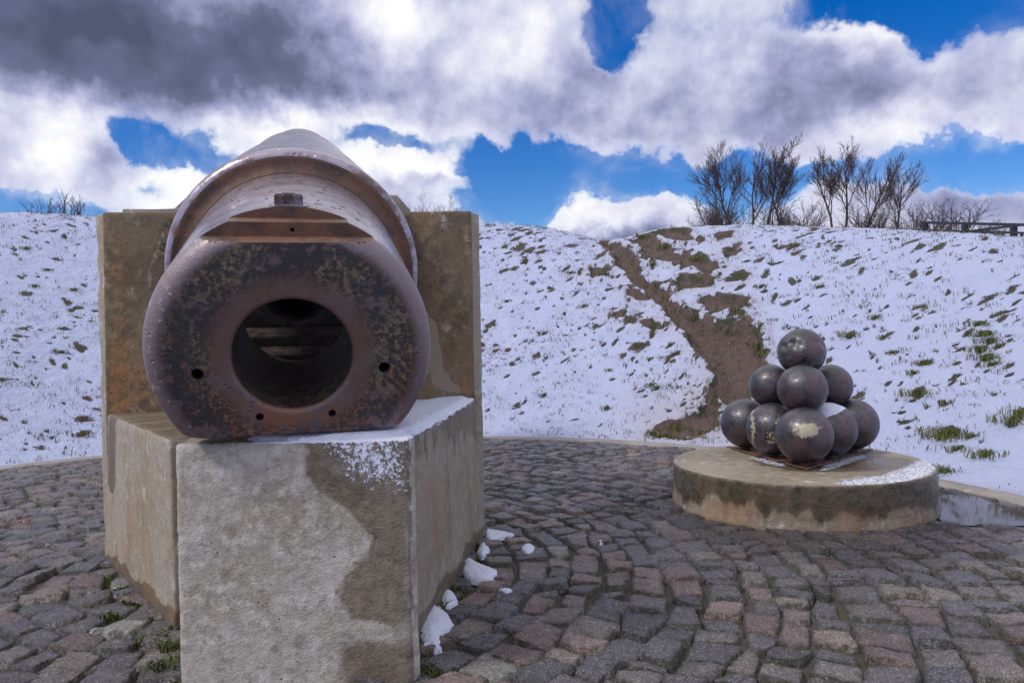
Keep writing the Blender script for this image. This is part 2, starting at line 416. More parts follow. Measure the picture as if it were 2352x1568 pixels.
    h = t.math('SUBTRACT', h, t.math('MULTIPLY', pit, .9))
    t.l.new(t.bump(h, {'inside': .01, 'barrel': .003, 'ball': .012}.get(mode, .008), .8, nb), b.inputs['Normal'])
    return m
def mat_simple(name, ca, cb, scale=20, rough=.8, bump=.01, metal=0., tr=0.):
    m, t, b = new_mat(name)
    co = t.node('ShaderNodeNewGeometry').outputs['Position']
    n = t.noise(co, scale, 5, .6)
    t.l.new(t.mix(n, ca, cb), b.inputs['Base Color']); b.inputs['Roughness'].default_value = rough
    b.inputs['Metallic'].default_value = metal
    if bump: t.l.new(t.bump(n, bump, .6), b.inputs['Normal'])
    return m

M_BANK = mat_snow_ground(); M_STONE = mat_stone(); M_JOINT = mat_joint()
M_BLOCK = mat_concrete('front_concrete', (.32, .28, .23), (.47, .435, .39), (.62, .59, .55), streak=False)
M_WING = mat_concrete('wing_concrete', (.30, .235, .155), (.33, .295, .25), (.40, .345, .265))
M_WALL = mat_concrete('wall_concrete', (.115, .080, .045), (.20, .150, .085), (.29, .235, .15), streak=False)
M_DISC = mat_concrete('plinth_concrete', (.20, .158, .115), (.29, .24, .185), (.36, .31, .24), streak=False, rough=.62)
M_KERB = mat_concrete('kerb_concrete', (.24, .21, .19), (.33, .30, .28), (.20, .18, .17), streak=False)
M_FACE = mat_iron('breech_iron', 'face'); M_BARREL = mat_iron('barrel_iron', 'barrel'); M_RUST = mat_iron('rusty_iron', 'rusty')
M_INSIDE = mat_iron('bore_iron', 'inside'); M_BALL = mat_iron('ball_iron', 'ball')
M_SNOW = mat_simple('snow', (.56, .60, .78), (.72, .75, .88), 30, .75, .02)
M_BARK = mat_simple('bark', (.030, .022, .022), (.075, .052, .045), 8, .9, 0)
M_TWIG = mat_simple('twigs', (.040, .026, .028), (.085, .055, .05), 3, .9, 0)
M_RAIL = mat_simple('rail_paint', (.018, .020, .030), (.03, .03, .042), 6, .9, 0)
M_MOSS = mat_simple('moss', (.012, .022, .004), (.085, .105, .016), 40, .9, .01)
def mat_grass():
    m, t, b = new_mat('grass_blades')
    c = t.attr('col', 'Color'); t.l.new(c, b.inputs['Base Color']); b.inputs['Roughness'].default_value = .7
    return m
M_GRASS = mat_grass()
def mat_water():
    m, t, b = new_mat('puddle_water')
    co = t.node('ShaderNodeNewGeometry').outputs['Position']
    b.inputs['Base Color'].default_value = (.045, .042, .05, 1); b.inputs['Roughness'].default_value = .06
    b.inputs['Specular IOR Level'].default_value = 1.0; b.inputs['IOR'].default_value = 1.45
    
    return m
M_WATER = mat_water()

# ------------------------------------------------------------------ terrain: the snowy bank round the paved circle
KX, KY, KR = -1.5615, 3.983, 5.14
CREST = [(-200, 486), (0, 490), (120, 491), (217, 497), (420, 500), (700, 500), (980, 505), (1105, 514), (1160, 515), (1220, 518), (1270, 527), (1320, 541), (1375, 556), (1405, 557),
         (1430, 548), (1470, 536), (1520, 526), (1600, 520), (1680, 516), (1850, 521), (2000, 526), (2100, 531), (2200, 537), (2352, 547), (2600, 562)]
SL = .60
def prof(s, H):
    s = np.maximum(s, 0); a = SL * (np.sqrt(s * s + .6 ** 2) - .6); k = .16
    return np.maximum(0, -k * np.log(np.exp(-np.minimum(a, 40) / k) + np.exp(-H / k)) - (-k * np.log(1 + np.exp(-H / k))) * 1.0)
_ph, _H = [], []
for (x, y) in CREST:
    d = ray(x, y); tt = np.linspace(3, 40, 1500); px, py = d.x * tt, d.y * tt
    r = np.hypot(px - KX, py - KY); zz = EYE + d.z * tt; sel = (r > KR + .1) & (py > 4)
    lo, hi = .5, 8.
    for _ in range(30):
        mid = (lo + hi) / 2
        if (prof(r - KR, mid)[sel] > zz[sel]).any(): hi = mid
        else: lo = mid
    z = prof(r - KR, lo); i = np.argmax(np.where(sel, z - zz, -9))
    _ph.append(math.atan2(px[i] - KX, py[i] - KY)); _H.append(lo)
_o = np.argsort(_ph); _ph = np.array(_ph)[_o]; _H = np.array(_H)[_o]
def Hphi(ph):
    h = np.interp(ph, _ph, _H)
    h = np.where(ph > _ph[-1], _H[-1] + (1.6 - _H[-1]) * sstep(ph, _ph[-1], _ph[-1] + .9), h)
    h = np.where(ph < _ph[0], _H[0] + (1.6 - _H[0]) * sstep(-ph, -_ph[0], -_ph[0] + .9), h)
    return h
def terrain_z(x, y):
    x = np.atleast_1d(np.asarray(x, float)); y = np.atleast_1d(np.asarray(y, float))
    r = np.hypot(x - KX, y - KY); ph = np.arctan2(x - KX, y - KY)
    z = prof(r - KR, Hphi(ph))
    return z - .004 * np.maximum(0, r - 18)
def on_bank(x, y):                               # where the sight line through (x, y) meets the bank
    d = ray(x, y); tt = np.linspace(4, 30, 2600); px, py = d.x * tt, d.y * tt
    r = np.hypot(px - KX, py - KY); f = terrain_z(px, py) - (EYE + d.z * tt)
    ok = np.where((f > 0) & (r > KR) & (py > 3))[0]
    i = ok[0] if len(ok) else int(np.argmax(np.where(py > 6, f, -9)))
    return (px[i], py[i])
def Z8(l): return [on_bank(1320.7 + .3295 * a, 505.3 + .3295 * b) for a, b in l]
MUD = [Z8(l) for l in (
    [(165, 168), (215, 195), (265, 235), (290, 290), (300, 340), (370, 380), (420, 440), (490, 495), (545, 540), (580, 600), (640, 660), (690, 710), (740, 755), (790, 810), (825, 900), (900, 945), (940, 1010), (990, 1075), (960, 1130), (935, 1180), (960, 1230), (1060, 1290), (1180, 1330), (1240, 1240), (1240, 1100), (1290, 1040), (1300, 950), (1290, 860), (1310, 780), (1240, 740), (1170, 715), (1060, 720), (985, 740), (940, 720), (870, 700), (760, 665), (720, 620), (660, 580), (620, 500), (560, 460), (450, 360), (410, 290), (400, 230), (330, 190), (300, 160), (230, 160)],
    [(370, 140), (540, 115), (560, 165), (640, 225), (700, 240), (860, 260), (985, 300), (1000, 340), (940, 365), (880, 350), (740, 300), (600, 275), (500, 255), (470, 220), (480, 180), (400, 165)],
    [(560, 100), (640, 82), (760, 78), (800, 110), (850, 140), (760, 150), (640, 140), (600, 118)],
    [(730, 405), (900, 400), (960, 420), (960, 460), (900, 490), (790, 470), (700, 450)],
    [(1060, 410), (1150, 390), (1180, 410), (1160, 440), (1060, 450)],
    [(880, 560), (930, 545), (1060, 560), (1190, 590), (1230, 605), (1160, 630), (1060, 635), (960, 650), (930, 620), (880, 590)],
    [(110, 340), (210, 355), (230, 370), (180, 410), (110, 400)],
    [(380, 500), (440, 510), (520, 545), (520, 570), (440, 565), (370, 540)],
    [(480, 740), (560, 735), (630, 755), (610, 772), (520, 762)], [(280, 650), (340, 665), (330, 692), (280, 684)],
    [(540, 1490), (700, 1450), (900, 1470), (950, 1470), (900, 1530), (760, 1552), (600, 1548)],
    [(860, 1330), (960, 1290), (1060, 1290), (1050, 1340), (920, 1355)], [(1000, 110), (1080, 100), (1100, 130), (1010, 140)], [(1040, 210), (1110, 205), (1110, 235), (1050, 235)], [(960, 1180), (1060, 1290), (1040, 1420), (960, 1500), (800, 1540), (560, 1550), (540, 1490), (720, 1440), (850, 1330), (900, 1250)])]
# tufts: (x, y, radius m) seen in the photograph
BIG = [(2180, 990, .16), (2172, 1002, .12), (2110, 905, .13), (2265, 1040, .10), (2330, 965, .13), (2350, 945, .1), (2250, 742, .09), (2262, 765, .1), (2275, 778, .09), (2255, 800, .1), (2268, 820, .11), (2280, 835, .07),
       (2124, 832, .07), (1955, 765, .10), (2170, 1082, .08), (2030, 772, .05), (2055, 800, .06), (2100, 860, .05), (1745, 792, .09), (1755, 812, .09), (1750, 850, .05), (1475, 545, .08), (1530, 570, .09), (1600, 590, .08),
       (1500, 605, .08), (1560, 575, .07), (1700, 725, .06), (1750, 660, .06), (1830, 560, .05), (1560, 665, .05), (1600, 730, .05), (1690, 718, .06), (1400, 850, .04), (1495, 885, .06), (1510, 893, .05), (1395, 935, .06),
       (1250, 905, .05), (1165, 690, .05), (1205, 600, .06), (1390, 640, .05), (1340, 700, .05), (1250, 765, .05), (1460, 790, .05), (1180, 620, .06), (1310, 625, .06), (2230, 1000, .06), (2200, 1030, .06), (140, 810, .06), (60, 570, .07),
       (190, 1000, .07), (170, 665, .06), (110, 620, .06), (80, 660, .05), (1620, 985, .08), (1530, 1000, .09), (1560, 985, .07), (1590, 940, .05), (1500, 1005, .06), (2120, 700, .05), (1880, 660, .05), (2010, 730, .06)]
def mud_sd(x, y):
    j2 = .22 * fbm(np.c_[x * 4, y * 4, 0 * x + 9], 5, 13, .65)
    j = .075 * fbm(np.c_[x * 5, y * 5, 0 * x], 5, 3, .62)
    s = np.full(x.shape, -9.); main = None
    for i, p in enumerate(MUD):
        q = poly_sd(x, y, p) + (j if i == 0 else j2 - .07 if i in (10, 11, 14) else j * .7)
        if i == 0: main = q
        s = np.maximum(s, q)
    return s, main
def build_terrain():
    ph = np.r_[np.linspace(-PI, math.radians(-54), 40, endpoint=False), np.linspace(math.radians(-54), math.radians(88), 900), np.linspace(math.radians(88), PI, 36)[1:-1]]
    r = np.r_[KR - .02, KR + .001, np.linspace(KR + .02, 15.5, 400), 15.5 + np.geomspace(.06, 700, 46)]
    PH, RR = np.meshgrid(ph, r); ph_, r_ = PH.ravel(), RR.ravel()
    x = KX + r_ * np.sin(ph_); y = KY + r_ * np.cos(ph_); z = terrain_z(x, y)
    near = sstep(r_, KR, KR + .5) * (1 - sstep(r_, 20, 30)); fine = (ph_ > math.radians(-54)) & (ph_ < math.radians(88)) & (r_ < 17)
    P = np.c_[x, y, z]
    z = z + near * (.03 * fbm(P * .8, 3, 5) + .05 * fbm(P * 1.7, 3, 6) * (1 - sstep(r_, 8.5, 10.5)) + .030 * fbm(P * 3.1, 3, 8) + .012 * fbm(P * 11, 3, 9))
    sd = np.full(x.shape, -9.); mn = sd.copy(); sd[fine], mn[fine] = mud_sd(x[fine], y[fine])
    snow = sstep(-sd, -.02, .05)
    nk = sstep(r_, KR + .05, KR + .7); cut = sstep(mn, -.04, .22) * nk; z = z - .20 * cut
    z = z - .06 * nk * sstep(sd, -.05, .06) * (1 - cut) + .06 * nk * fbm(P * 6, 5, 14, .6) * sstep(sd, 0, .08)
    z = z + .05 * np.exp(-((sd + .07) / .06) ** 2) * fine              # snow-capped lips beside the worn earth
    green = .9 * np.exp(-((sd + .03) / .06) ** 2) * sstep(fbm(P * 5, 3, 31), .05, .30)
    snow = snow * (1 - .75 * np.exp(-((sd + .05) / .05) ** 2) * (fbm(P * 4, 3, 33) > .0))
    # small openings in the snow: elongated, some with grass
    sp = []
    for k in range(6500):
        a = math.radians(random.uniform(-50, 84)); q = KR + .15 + 8.5 * random.random() ** .7
        cx, cy = KX + q * math.sin(a), KY + q * math.cos(a)
        up = (q - KR) / 6
        if float(vnoise(np.array([[cx * 1.1, cy * 1.1, 5.]]), 61)[0]) < random.uniform(-1.0, .55): continue
        sp.append((cx, cy, min(.06, .013 * math.exp(random.gauss(.25, .6))) * (1 + .5 * up), random.uniform(1.0, 2.6), random.gauss(a + (.5 if a > 0 else -.6), .5), .75 + .3 * random.random()))
    spots = sp; fi = np.where(fine)[0]; fx, fy = x[fi], y[fi]; dec = np.zeros(len(fi)); grn = np.zeros(len(fi))
    cell = .5; order = {}
    kx_, ky_ = np.floor(fx / cell).astype(int), np.floor(fy / cell).astype(int)
    key = kx_ * 1000 + ky_; srt = np.argsort(key, kind='stable'); ks = key[srt]
    def add(cx, cy, s, asp, ang, wgt, g):
        for dx in (-1, 0, 1):
            for dy in (-1, 0, 1):
                kk = (math.floor(cx / cell) + dx) * 1000 + math.floor(cy / cell) + dy
                a0, a1 = np.searchsorted(ks, kk), np.searchsorted(ks, kk, 'right')
                if a1 <= a0: continue
                id_ = srt[a0:a1]; ux, uy = fx[id_] - cx, fy[id_] - cy
                c, s_ = math.sin(ang), math.cos(ang); l = ux * c + uy * s_; m_ = ux * s_ - uy * c
                v = np.exp(-((l / asp / s) ** 2 + (m_ / s) ** 2))
                dec[id_] = np.maximum(dec[id_], v * wgt); grn[id_] = np.maximum(grn[id_], v * g)
    for (cx, cy, s, asp, ang, wgt) in sp: add(cx, cy, s, asp, ang, wgt, random.choice((0.25, .5, 1.0)))
    global TUFTS
    TUFTS = [(cx, cy, s, 0) for (cx, cy, s, *_r) in sp if random.random() < .5]
    for (bx, by, s) in BIG:
        cx, cy = on_bank(bx, by); add(cx, cy, s * .55, 1.6, random.uniform(0, 3), 1.0, 1.2); TUFTS.append((cx, cy, s, 1))
    spot = np.zeros(len(x)); spot[fi] = np.clip(dec * 1.5, 0, 1) * (sd[fi] < .02)
    snow[fi] = snow[fi] - dec; green[fi] = np.maximum(green[fi], grn)
    z[fi] = z[fi] - .02 * dec * nk[fi]
    z = np.where((r_ < KR + .8) & (r_ > KR), np.maximum(z, .006 + .04 * np.clip(r_ - KR - .1, 0, 1)), z)
    dirty = np.zeros(len(x)); dx_, dy_ = on_bank(1600, 960); dirty = 1.2 * np.exp(-((x - dx_) ** 2 + (y - dy_) ** 2) / .75 ** 2) + .5 * np.exp(-((sd + .1) / .12) ** 2) * fine
    o = np_mesh('snowy_hill', np.c_[x, y, z], grid_faces(len(r), len(ph), True), M_BANK, attrs={'spot': spot, 'snow': snow, 'green': np.clip(green, 0, 1.2), 'dirty': np.clip(dirty, 0, 1)})
    tag(o, 'snow covered grassy rampart with a muddy worn path', 'hill', kind='structure')
    return o
HILL = build_terrain()
from mathutils.bvhtree import BVHTree
_me = HILL.data; _bvh = BVHTree.FromPolygons([v.co for v in _me.vertices], [p.vertices for p in _me.polygons])
def hit_z(x, y):
    h = _bvh.ray_cast(Vector((x, y, 20)), Vector((0, 0, -1)))
    return h[0].z if h[0] else 0.

def blades(name, roots, mat=M_GRASS):            # roots: (x, y, z, n, height, spread)
    V, Fc, C = [], [], []
    for (x, y, z, n, h, sp, tone) in roots:
        for k in range(n):
            a = random.uniform(0, 2 * PI); rr = sp * math.sqrt(random.random()); px, py = x + rr * math.cos(a), y + rr * math.sin(a)
            b = random.uniform(0, 2 * PI); hh = h * random.uniform(.45, 1.15); ln = random.uniform(.3, 1.4) * hh; wd = random.uniform(.0022, .0042) * (1 + h * 3)
            dx, dy = math.cos(b), math.sin(b); c = random.uniform(0, 2 * PI); sx, sy = math.cos(c) * wd, math.sin(c) * wd
            i = len(V)
            p1 = (px + dx * ln * .35, py + dy * ln * .35, z + hh * .62); p2 = (px + dx * ln, py + dy * ln, z + hh * .95)
            V += [(px - sx, py - sy, z - .02), (px + sx, py + sy, z - .02), (p1[0] + sx * .8, p1[1] + sy * .8, p1[2]), (p1[0] - sx * .8, p1[1] - sy * .8, p1[2]), p2]
            Fc += [(i, i + 1, i + 2), (i, i + 2, i + 3), (i + 3, i + 2, i + 4)]
            u = random.random()
            if tone == 2: col = (.035 + .06 * u, .055 + .06 * u, .012)
            elif tone == 3: col = (.07 + .09 * u, .09 + .07 * u, .03)
            elif u < .45: col = (.035 + .03 * u, .05 + .05 * u, .014)
            elif u < .8: col = (.09 + .06 * u, .085 + .05 * u, .045)
            else: col = (.20, .17, .12)
            C += [col] * 5
    return np_mesh(name, V, Fc, mat, smooth=False, attrs={'col': np.array(C)})
roots = []
for (cx, cy, s, big) in TUFTS:
    z = hit_z(cx, cy)
    if big: roots.append((cx, cy, z, int(60 * s / .1), .035 + .16 * s, s * .6, 2)); roots.append((cx, cy, z, int(110 * s / .1), .04 + .2 * s, s * 1.7, 3))
    else: roots.append((cx, cy, z, random.randint(4, 12), random.uniform(.03, .07), s * 1.6, 0))
for k in range(15000):
    a = math.radians(random.uniform(-50, 84)); q = KR + .1 + 8 * random.random() ** .9
    if float(vnoise(np.array([[KX + q * math.sin(a), KY + q * math.cos(a), 0]]) * 1.6, 77)[0]) < random.uniform(-.9, .7): continue
    cx, cy = KX + q * math.sin(a), KY + q * math.cos(a); hz = hit_z(cx, cy)
    roots.append((cx, cy, hz, random.randint(3, 8), random.uniform(.012, .048), .08, 0))
for i, p in enumerate(MUD):                       # ragged grass on the lips of the worn earth
    for j in range(len(p)):
        (x0, y0), (x1, y1) = p[j], p[(j + 1) % len(p)]; L = math.hypot(x1 - x0, y1 - y0)
        if i == 0 and j < 22 and random.random() < .75: continue
        for q in range(int(L / .10)):
            if random.random() < .55:
                t_ = random.random(); cx, cy = x0 + (x1 - x0) * t_ + random.gauss(0, .04), y0 + (y1 - y0) * t_ + random.gauss(0, .04)
                roots.append((cx, cy, hit_z(cx, cy), 9, .07, .05, random.choice((0, 0, 2))))
tag(blades('grass', roots), 'grass blades poking through the snow on the bank', 'grass', kind='stuff')

# ------------------------------------------------------------------ kerb and paving
def ring_mesh(name, r0, r1, z0, z1, mat, n=360, bev=.012):
    prof_ = [(r0, z0), (r0, z1 - bev), (r0 + bev * .4, z1 - bev * .4), (r0 + bev, z1), ((r0 + r1) / 2, z1 + .002), (r1 - bev, z1), (r1, z1 - bev), (r1, z0)]
    a = np.linspace(0, 2 * PI, n, endpoint=False); V = []
    for (r, z) in prof_:
        jx = .004 * fbm(np.c_[np.cos(a) * 20, np.sin(a) * 20, 0 * a + r * 7], 3, 2)
        V.append(np.c_[KX + (r + jx) * np.cos(a), KY + (r + jx) * np.sin(a), 0 * a + z + jx])
    return np_mesh(name, np.concatenate(V), grid_faces(len(prof_), n, True), mat)
kerb = ring_mesh('kerb', 4.93, KR + .01, -.1, .014, M_KERB, 720, .008)
tag(kerb, 'pale concrete kerb curving round the cobbled circle', 'kerb', kind='structure')
a = np.linspace(0, 2 * PI, 120, endpoint=False)
bm = bmesh.new(); bm.faces.new([bm.verts.new((KX + 4.97 * math.cos(q), KY + 4.97 * math.sin(q), -.014)) for q in a])
tag(bm_obj('paving_ground', bm, M_JOINT), 'mossy soil bed between the cobbles', 'ground', kind='structure')

slab = (lambda l: [tuple(at_z(x, y, 0)[:2]) for x, y in l])([(2150, 1150), (2180, 1138), (2230, 1140), (2262, 1160), (2300, 1172), (2352, 1180), (2380, 1192), (2352, 1202), (2290, 1200), (2240, 1196), (2195, 1198), (2160, 1185)])
def puddle():
    poly = np.array(slab); mn, mx_ = poly.min(0) - .05, poly.max(0) + .05; nx = ny = 120
    X, Y = np.meshgrid(np.linspace(mn[0], mx_[0], nx), np.linspace(mn[1], mx_[1], ny)); x, y = X.ravel(), Y.ravel()
    sd_ = poly_sd(x, y, poly) + .10 + .02 * fbm(np.c_[x * 5, y * 5, 0 * x], 3, 51); F_ = grid_faces(ny, nx); keep = (sd_[F_] > 0).all(1)
    o = np_mesh('puddle_water', np.c_[x, y, 0 * x + .002], F_[keep], M_WATER); tag(o, 'shallow melt puddle by the kerb', 'puddle', kind='structure')

PALETTE = [((.105, .098, .122), 28), ((.145, .130, .148), 30), ((.185, .158, .158), 22), ((.24, .20, .18), 6), ((.215, .14, .135), 12), ((.30, .235, .20), 2), ((.27, .11, .09), .8), ((.36, .34, .32), 1.5)]
def in_ped(x, y): return False
def build_cobbles():
    V, Fc, C, E, Wt = [], [], [], [], []; base = 0
    cum = np.cumsum([p[1] for p in PALETTE]); cum = cum / cum[-1]
    rho = .25; ring = 0
    bounds = [rho]
    while rho < 4.90:
        rho += random.uniform(.135, .185); bounds.append(min(rho, 4.925))
    for k in range(len(bounds) - 1):
        r0, r1 = bounds[k], bounds[k + 1]
        if r1 - r0 < .09: continue
        a0 = random.uniform(0, 1); ang = [0.]
        while ang[-1] < 2 * PI - .12 / r0: ang.append(ang[-1] + random.uniform(.10, .24) / ((r0 + r1) / 2))
        ang[-1] = 2 * PI; n = len(ang) - 1
        wob = lambda th, kk: .045 * math.sin(th * 4 + kk * .9) + .03 * math.sin(th * 13 + kk * 2.1) + .018 * math.sin(th * 29 + kk * 4.1)
        for j in range(n):
            th0, th1 = ang[j] + a0, ang[j + 1] + a0; tm = (th0 + th1) / 2; rm = (r0 + r1) / 2
            cx, cy = KX + rm * math.sin(tm), KY + rm * math.cos(tm)
            # only the part of the circle in or near view
            if cy < .6 or abs(cx) > .78 * cy + 1.2: continue
            g = random.uniform(-.003, .004)
            def cr(r, th, kk):
                jr, jt = random.gauss(0, .014), random.gauss(0, .018); rr = r + wob(th, kk) * (.5 if 1.2 < r < 4.8 else 0) + (jr if r < 4.85 else 0)
                return np.array((KX + rr * math.sin(th + jt / max(r, .5)), KY + rr * math.cos(th + jt / max(r, .5))))
            q = [cr(r0 + g, th0 + g / rm, k), cr(r0 + g, th1 - g / rm, k), cr(r1 - g, th1 - g / rm, k + 1), cr(r1 - g, th0 + g / rm, k + 1)]
            d = math.hypot(cx, cy); m_ = 18 if d < 3.2 else 13 if d < 5 else 9
            u = np.linspace(-1, 1, m_); U, W_ = np.meshgrid(u, u); U, W_ = U.ravel(), W_.ravel()
            # round the corners of the outline
            ru, rw = U * np.sqrt(1 - .16 * W_ ** 4 * np.abs(U) ** 2), W_ * np.sqrt(1 - .16 * U ** 4 * np.abs(W_) ** 2)
            s_, t_ = (ru + 1) / 2, (rw + 1) / 2
            xy = ((1 - s_) * (1 - t_))[:, None] * q[0] + (s_ * (1 - t_))[:, None] * q[1] + (s_ * t_)[:, None] * q[2] + ((1 - s_) * t_)[:, None] * q[3]
            e = np.maximum(np.abs(U), np.abs(W_))
            top = random.uniform(.0, .018); tx, ty = [max(-.009, min(.009, random.gauss(0, .005))) for _ in (0, 1)]
            hgt = top + .004 * (1 - e ** 2) + tx * U + ty * W_ - .020 * sstep(e, .88, 1.0) ** 2 + random.choice((0, 0, .004, -.004))
            so = random.random() * 50
            P = np.c_[xy * 13, 0 * s_ + so]
            rg = fbm(P, 4, 3, .6)
            hgt = hgt + .011 * rg + .012 * (np.abs(fbm(np.c_[xy[:, 0] * 9, xy[:, 1] * 26, 0 * s_ + so], 3, 6)))
            hgt = hgt - .030 * sstep(poly_sd(xy[:, 0], xy[:, 1], slab) + .04 * rg, -.12, .03) if cx > 2.3 and cy > 3.8 else hgt
            xy = xy + .009 * (e > .85)[:, None] * np.c_[fbm(P * 1.7, 2, 11), fbm(P * 1.7, 2, 12)]
            z = hgt; z[e > .999] -= .022
            V.append(np.c_[xy, z]); Fc.append(grid_faces(m_, m_)[:, ::-1] + base); base += len(U)
            i = int(np.searchsorted(cum, random.random())); c = np.array(PALETTE[i][0]) * random.uniform(.68, 1.15)
            # pinker stones between the mount and the plinth
            if random.random() < .38 * math.exp(-((cx - .15) ** 2 / .5 + (cy - 4.6) ** 2 / 2.2)): c = np.array((.26, .18, .165)) * random.uniform(.8, 1.2)
            C.append(np.tile(c, (len(U), 1))); E.append(sstep(e, .5, 1.0))
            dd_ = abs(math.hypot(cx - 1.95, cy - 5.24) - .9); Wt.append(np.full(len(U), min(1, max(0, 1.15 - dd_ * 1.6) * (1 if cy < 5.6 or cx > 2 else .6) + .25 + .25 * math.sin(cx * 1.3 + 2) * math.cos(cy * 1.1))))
    tag(np_mesh('cobblestone_paving', np.concatenate(V), np.concatenate(Fc), M_STONE, attrs={'col': np.concatenate(C), 'edge': np.concatenate(E), 'wet': np.concatenate(Wt)}),
        'rough grey and pink granite cobbles laid in rings', 'paving', kind='structure')
build_cobbles()

# ------------------------------------------------------------------ concrete gun mount
def prism(name, bot, top, mat, parent, res=.03, bev=.014, amp=.003, seed=0, extra=None):
    """Closed block from matching bottom and top outlines, edges worn, surface slightly uneven."""
    bm = bmesh.new(); n = len(bot)
    vb = [bm.verts.new(p) for p in bot]; vt = [bm.verts.new(p) for p in top]
    bm.faces.new(vb[::-1]); bm.faces.new(vt)
    for i in range(n): bm.faces.new((vb[i], vb[(i + 1) % n], vt[(i + 1) % n], vt[i]))
    bmesh.ops.recalc_face_normals(bm, faces=bm.faces)
    bmesh.ops.bevel(bm, geom=[e for e in bm.edges], offset=bev, segments=2, profile=.6, affect='EDGES', clamp_overlap=True)
    bmesh.ops.triangulate(bm, faces=[f for f in bm.faces if len(f.verts) > 4])
    for _ in range(9):
        lg = [e for e in bm.edges if e.calc_length() > res * 1.5]
        if not lg: break
        bmesh.ops.subdivide_edges(bm, edges=lg, cuts=1, use_grid_fill=True)
        bmesh.ops.triangulate(bm, faces=[f for f in bm.faces if len(f.verts) > 4])
    bmesh.ops.recalc_face_normals(bm, faces=bm.faces)
    me = bpy.data.meshes.new(name); bm.to_mesh(me); bm.free()
    co, no = coords(me), normals(me)
    d = amp * fbm(co * 9, 4, seed) + amp * .7 * fbm(co * 40, 3, seed + 5)
    segs = [(bot[i], bot[(i + 1) % n]) for i in range(n)] + [(top[i], top[(i + 1) % n]) for i in range(n)] + [(bot[i], top[i]) for i in range(n)]
    dist = np.full(len(co), 9.)
    for (p, q) in segs:
        p, q = np.array(p), np.array(q); e_ = q - p; k_ = np.clip(((co - p) @ e_) / (e_ @ e_), 0, 1); dist = np.minimum(dist, np.linalg.norm(co - p - k_[:, None] * e_, axis=1))
    chip = sstep(fbm(co * 6, 3, seed + 9) + .7 * fbm(co * 24, 3, seed + 11), .10, .55) * np.exp(-(dist / .024) ** 2)
    d = d - amp * 3.6 * chip - .003 * np.exp(-(dist / .02) ** 2) * (1 + fbm(co * 30, 3, seed + 12))
    co = co + no * d[:, None]
    if extra: co = extra(co, no)
    me.vertices.foreach_set('co', co.astype(np.float32).ravel()); me.update()
    return link(name, me, mat, parent)

g_lf = at_z(401, 1452, 0); g_lb = at_z(241, 1290, 0); g_rb = at_z(1114, 1222, 0); g_rf = at_z(957, 1478, 0)
print('corners', g_lf, g_lb, g_rb, g_rf)
mount = empty('gun_mount', (-1.2, 3.9, 0)); MB_ = mount.location.copy()
tag(mount, 'weathered concrete gun mount with stained front block, angled wings and tall back wall', 'gun mount')
def dn(p, z=-.05): return Vector((p.x, p.y, z))
YF = 2.60
# front block: outline corners seen at its top and at the bottom of the picture
def corner(xt, yt, xb, yb, Y, zb=-.05):
    t_ = at_y(xt, yt, Y); b_ = at_y(xb, yb, Y); k = (zb - t_.z) / (b_.z - t_.z)
    return t_ + (b_ - t_) * k, t_
fl_b, fl_t = corner(400, 1019, 412, 1568, YF)
fr_b, fr_t = corner(938, 1004, 952, 1568, YF + .01)
fr2_b, fr2_t = corner(952, 1000, 967, 1568, YF + .06)       # chamfer strip on the right
back_l_t = fl_t + Vector((-.10, .62, .0)); back_r_t = fr2_t + Vector((-.13, .60, .0))
block = prism('front_block', [fl_b, fr_b, fr2_b, dn(back_r_t), dn(back_l_t)], [fl_t, fr_t, fr2_t, back_r_t, back_l_t], M_BLOCK, mount, res=.016, seed=1, amp=.004)
ZL = fl_t.z
def paint_block(o):
    me = o.data; co = coords(me); no = normals(me)
    x0, x1 = fl_t.x, fr_t.x; s = (co[:, 0] - x0) / (x1 - x0); z = (co[:, 2] - ZL)
    px = 400 + 540 * s; py = 1012 - z * 670                    # metres -> the scale the stains were measured at
    n = fbm(np.c_[px / 40, py / 40, 0 * px], 5, 4, .65) * 22
    wet = [(690, 1000), (694, 1060), (705, 1100), (735, 1140), (790, 1175), (822, 1215), (838, 1240), (815, 1275), (785, 1310), (768, 1350), (772, 1400), (800, 1435), (850, 1440), (905, 1455), (925, 1400), (925, 1300), (928, 1235), (945, 1175), (970, 1140), (970, 1000)]
    w1 = poly_sd(px + n, py + n, wet)
    low = poly_sd(px + n, py + n, [(770, 1490), (830, 1480), (970, 1475), (970, 1900), (740, 1900)])
    front = no[:, 1] < -.5
    dark = np.maximum.reduce([sstep(w1, -26, 24) * .78, sstep(low, -40, 30) * .68, .56 * sstep(px + n, 870, 900) * sstep(py, 1100, 1200)]) + .12 * n / 22 * (w1 > -10)
    dark = np.where(front, dark, .55 * (no[:, 2] > .5))
    fr = poly_sd(px + n, py + n, [(742, 985), (745, 1010), (775, 1060), (800, 1095), (850, 1115), (925, 1132), (930, 985)])
    frost = np.where(front, np.clip(.36 + sstep(fr, -25, 45) * .24, 0, .58) * sstep(fr, -34, -16), 0)
    topf = no[:, 2] > .4
    tp = sstep(px + n, 560, 590)
    frost = np.where(topf, tp * .95, frost)
    set_attr(me, 'dark', dark); set_attr(me, 'frost', frost)
    set_attr(me, 'pale', np.where(front, .5 * np.exp(-((py + n - 1455) / 14) ** 2) * (px > 700) + .25, 0) * (1 - sstep(w1, -5, 5) * .6))
    set_attr(me, 'moss', np.where(front, .8 * np.exp(-((py + n * .3 - 1485) / 2.5) ** 2) * (fbm(np.c_[px / 50, 0 * px, 0 * px], 2, 9) > 0), 0))
    set_attr(me, 'rust', 0 * px)
paint_block(block)
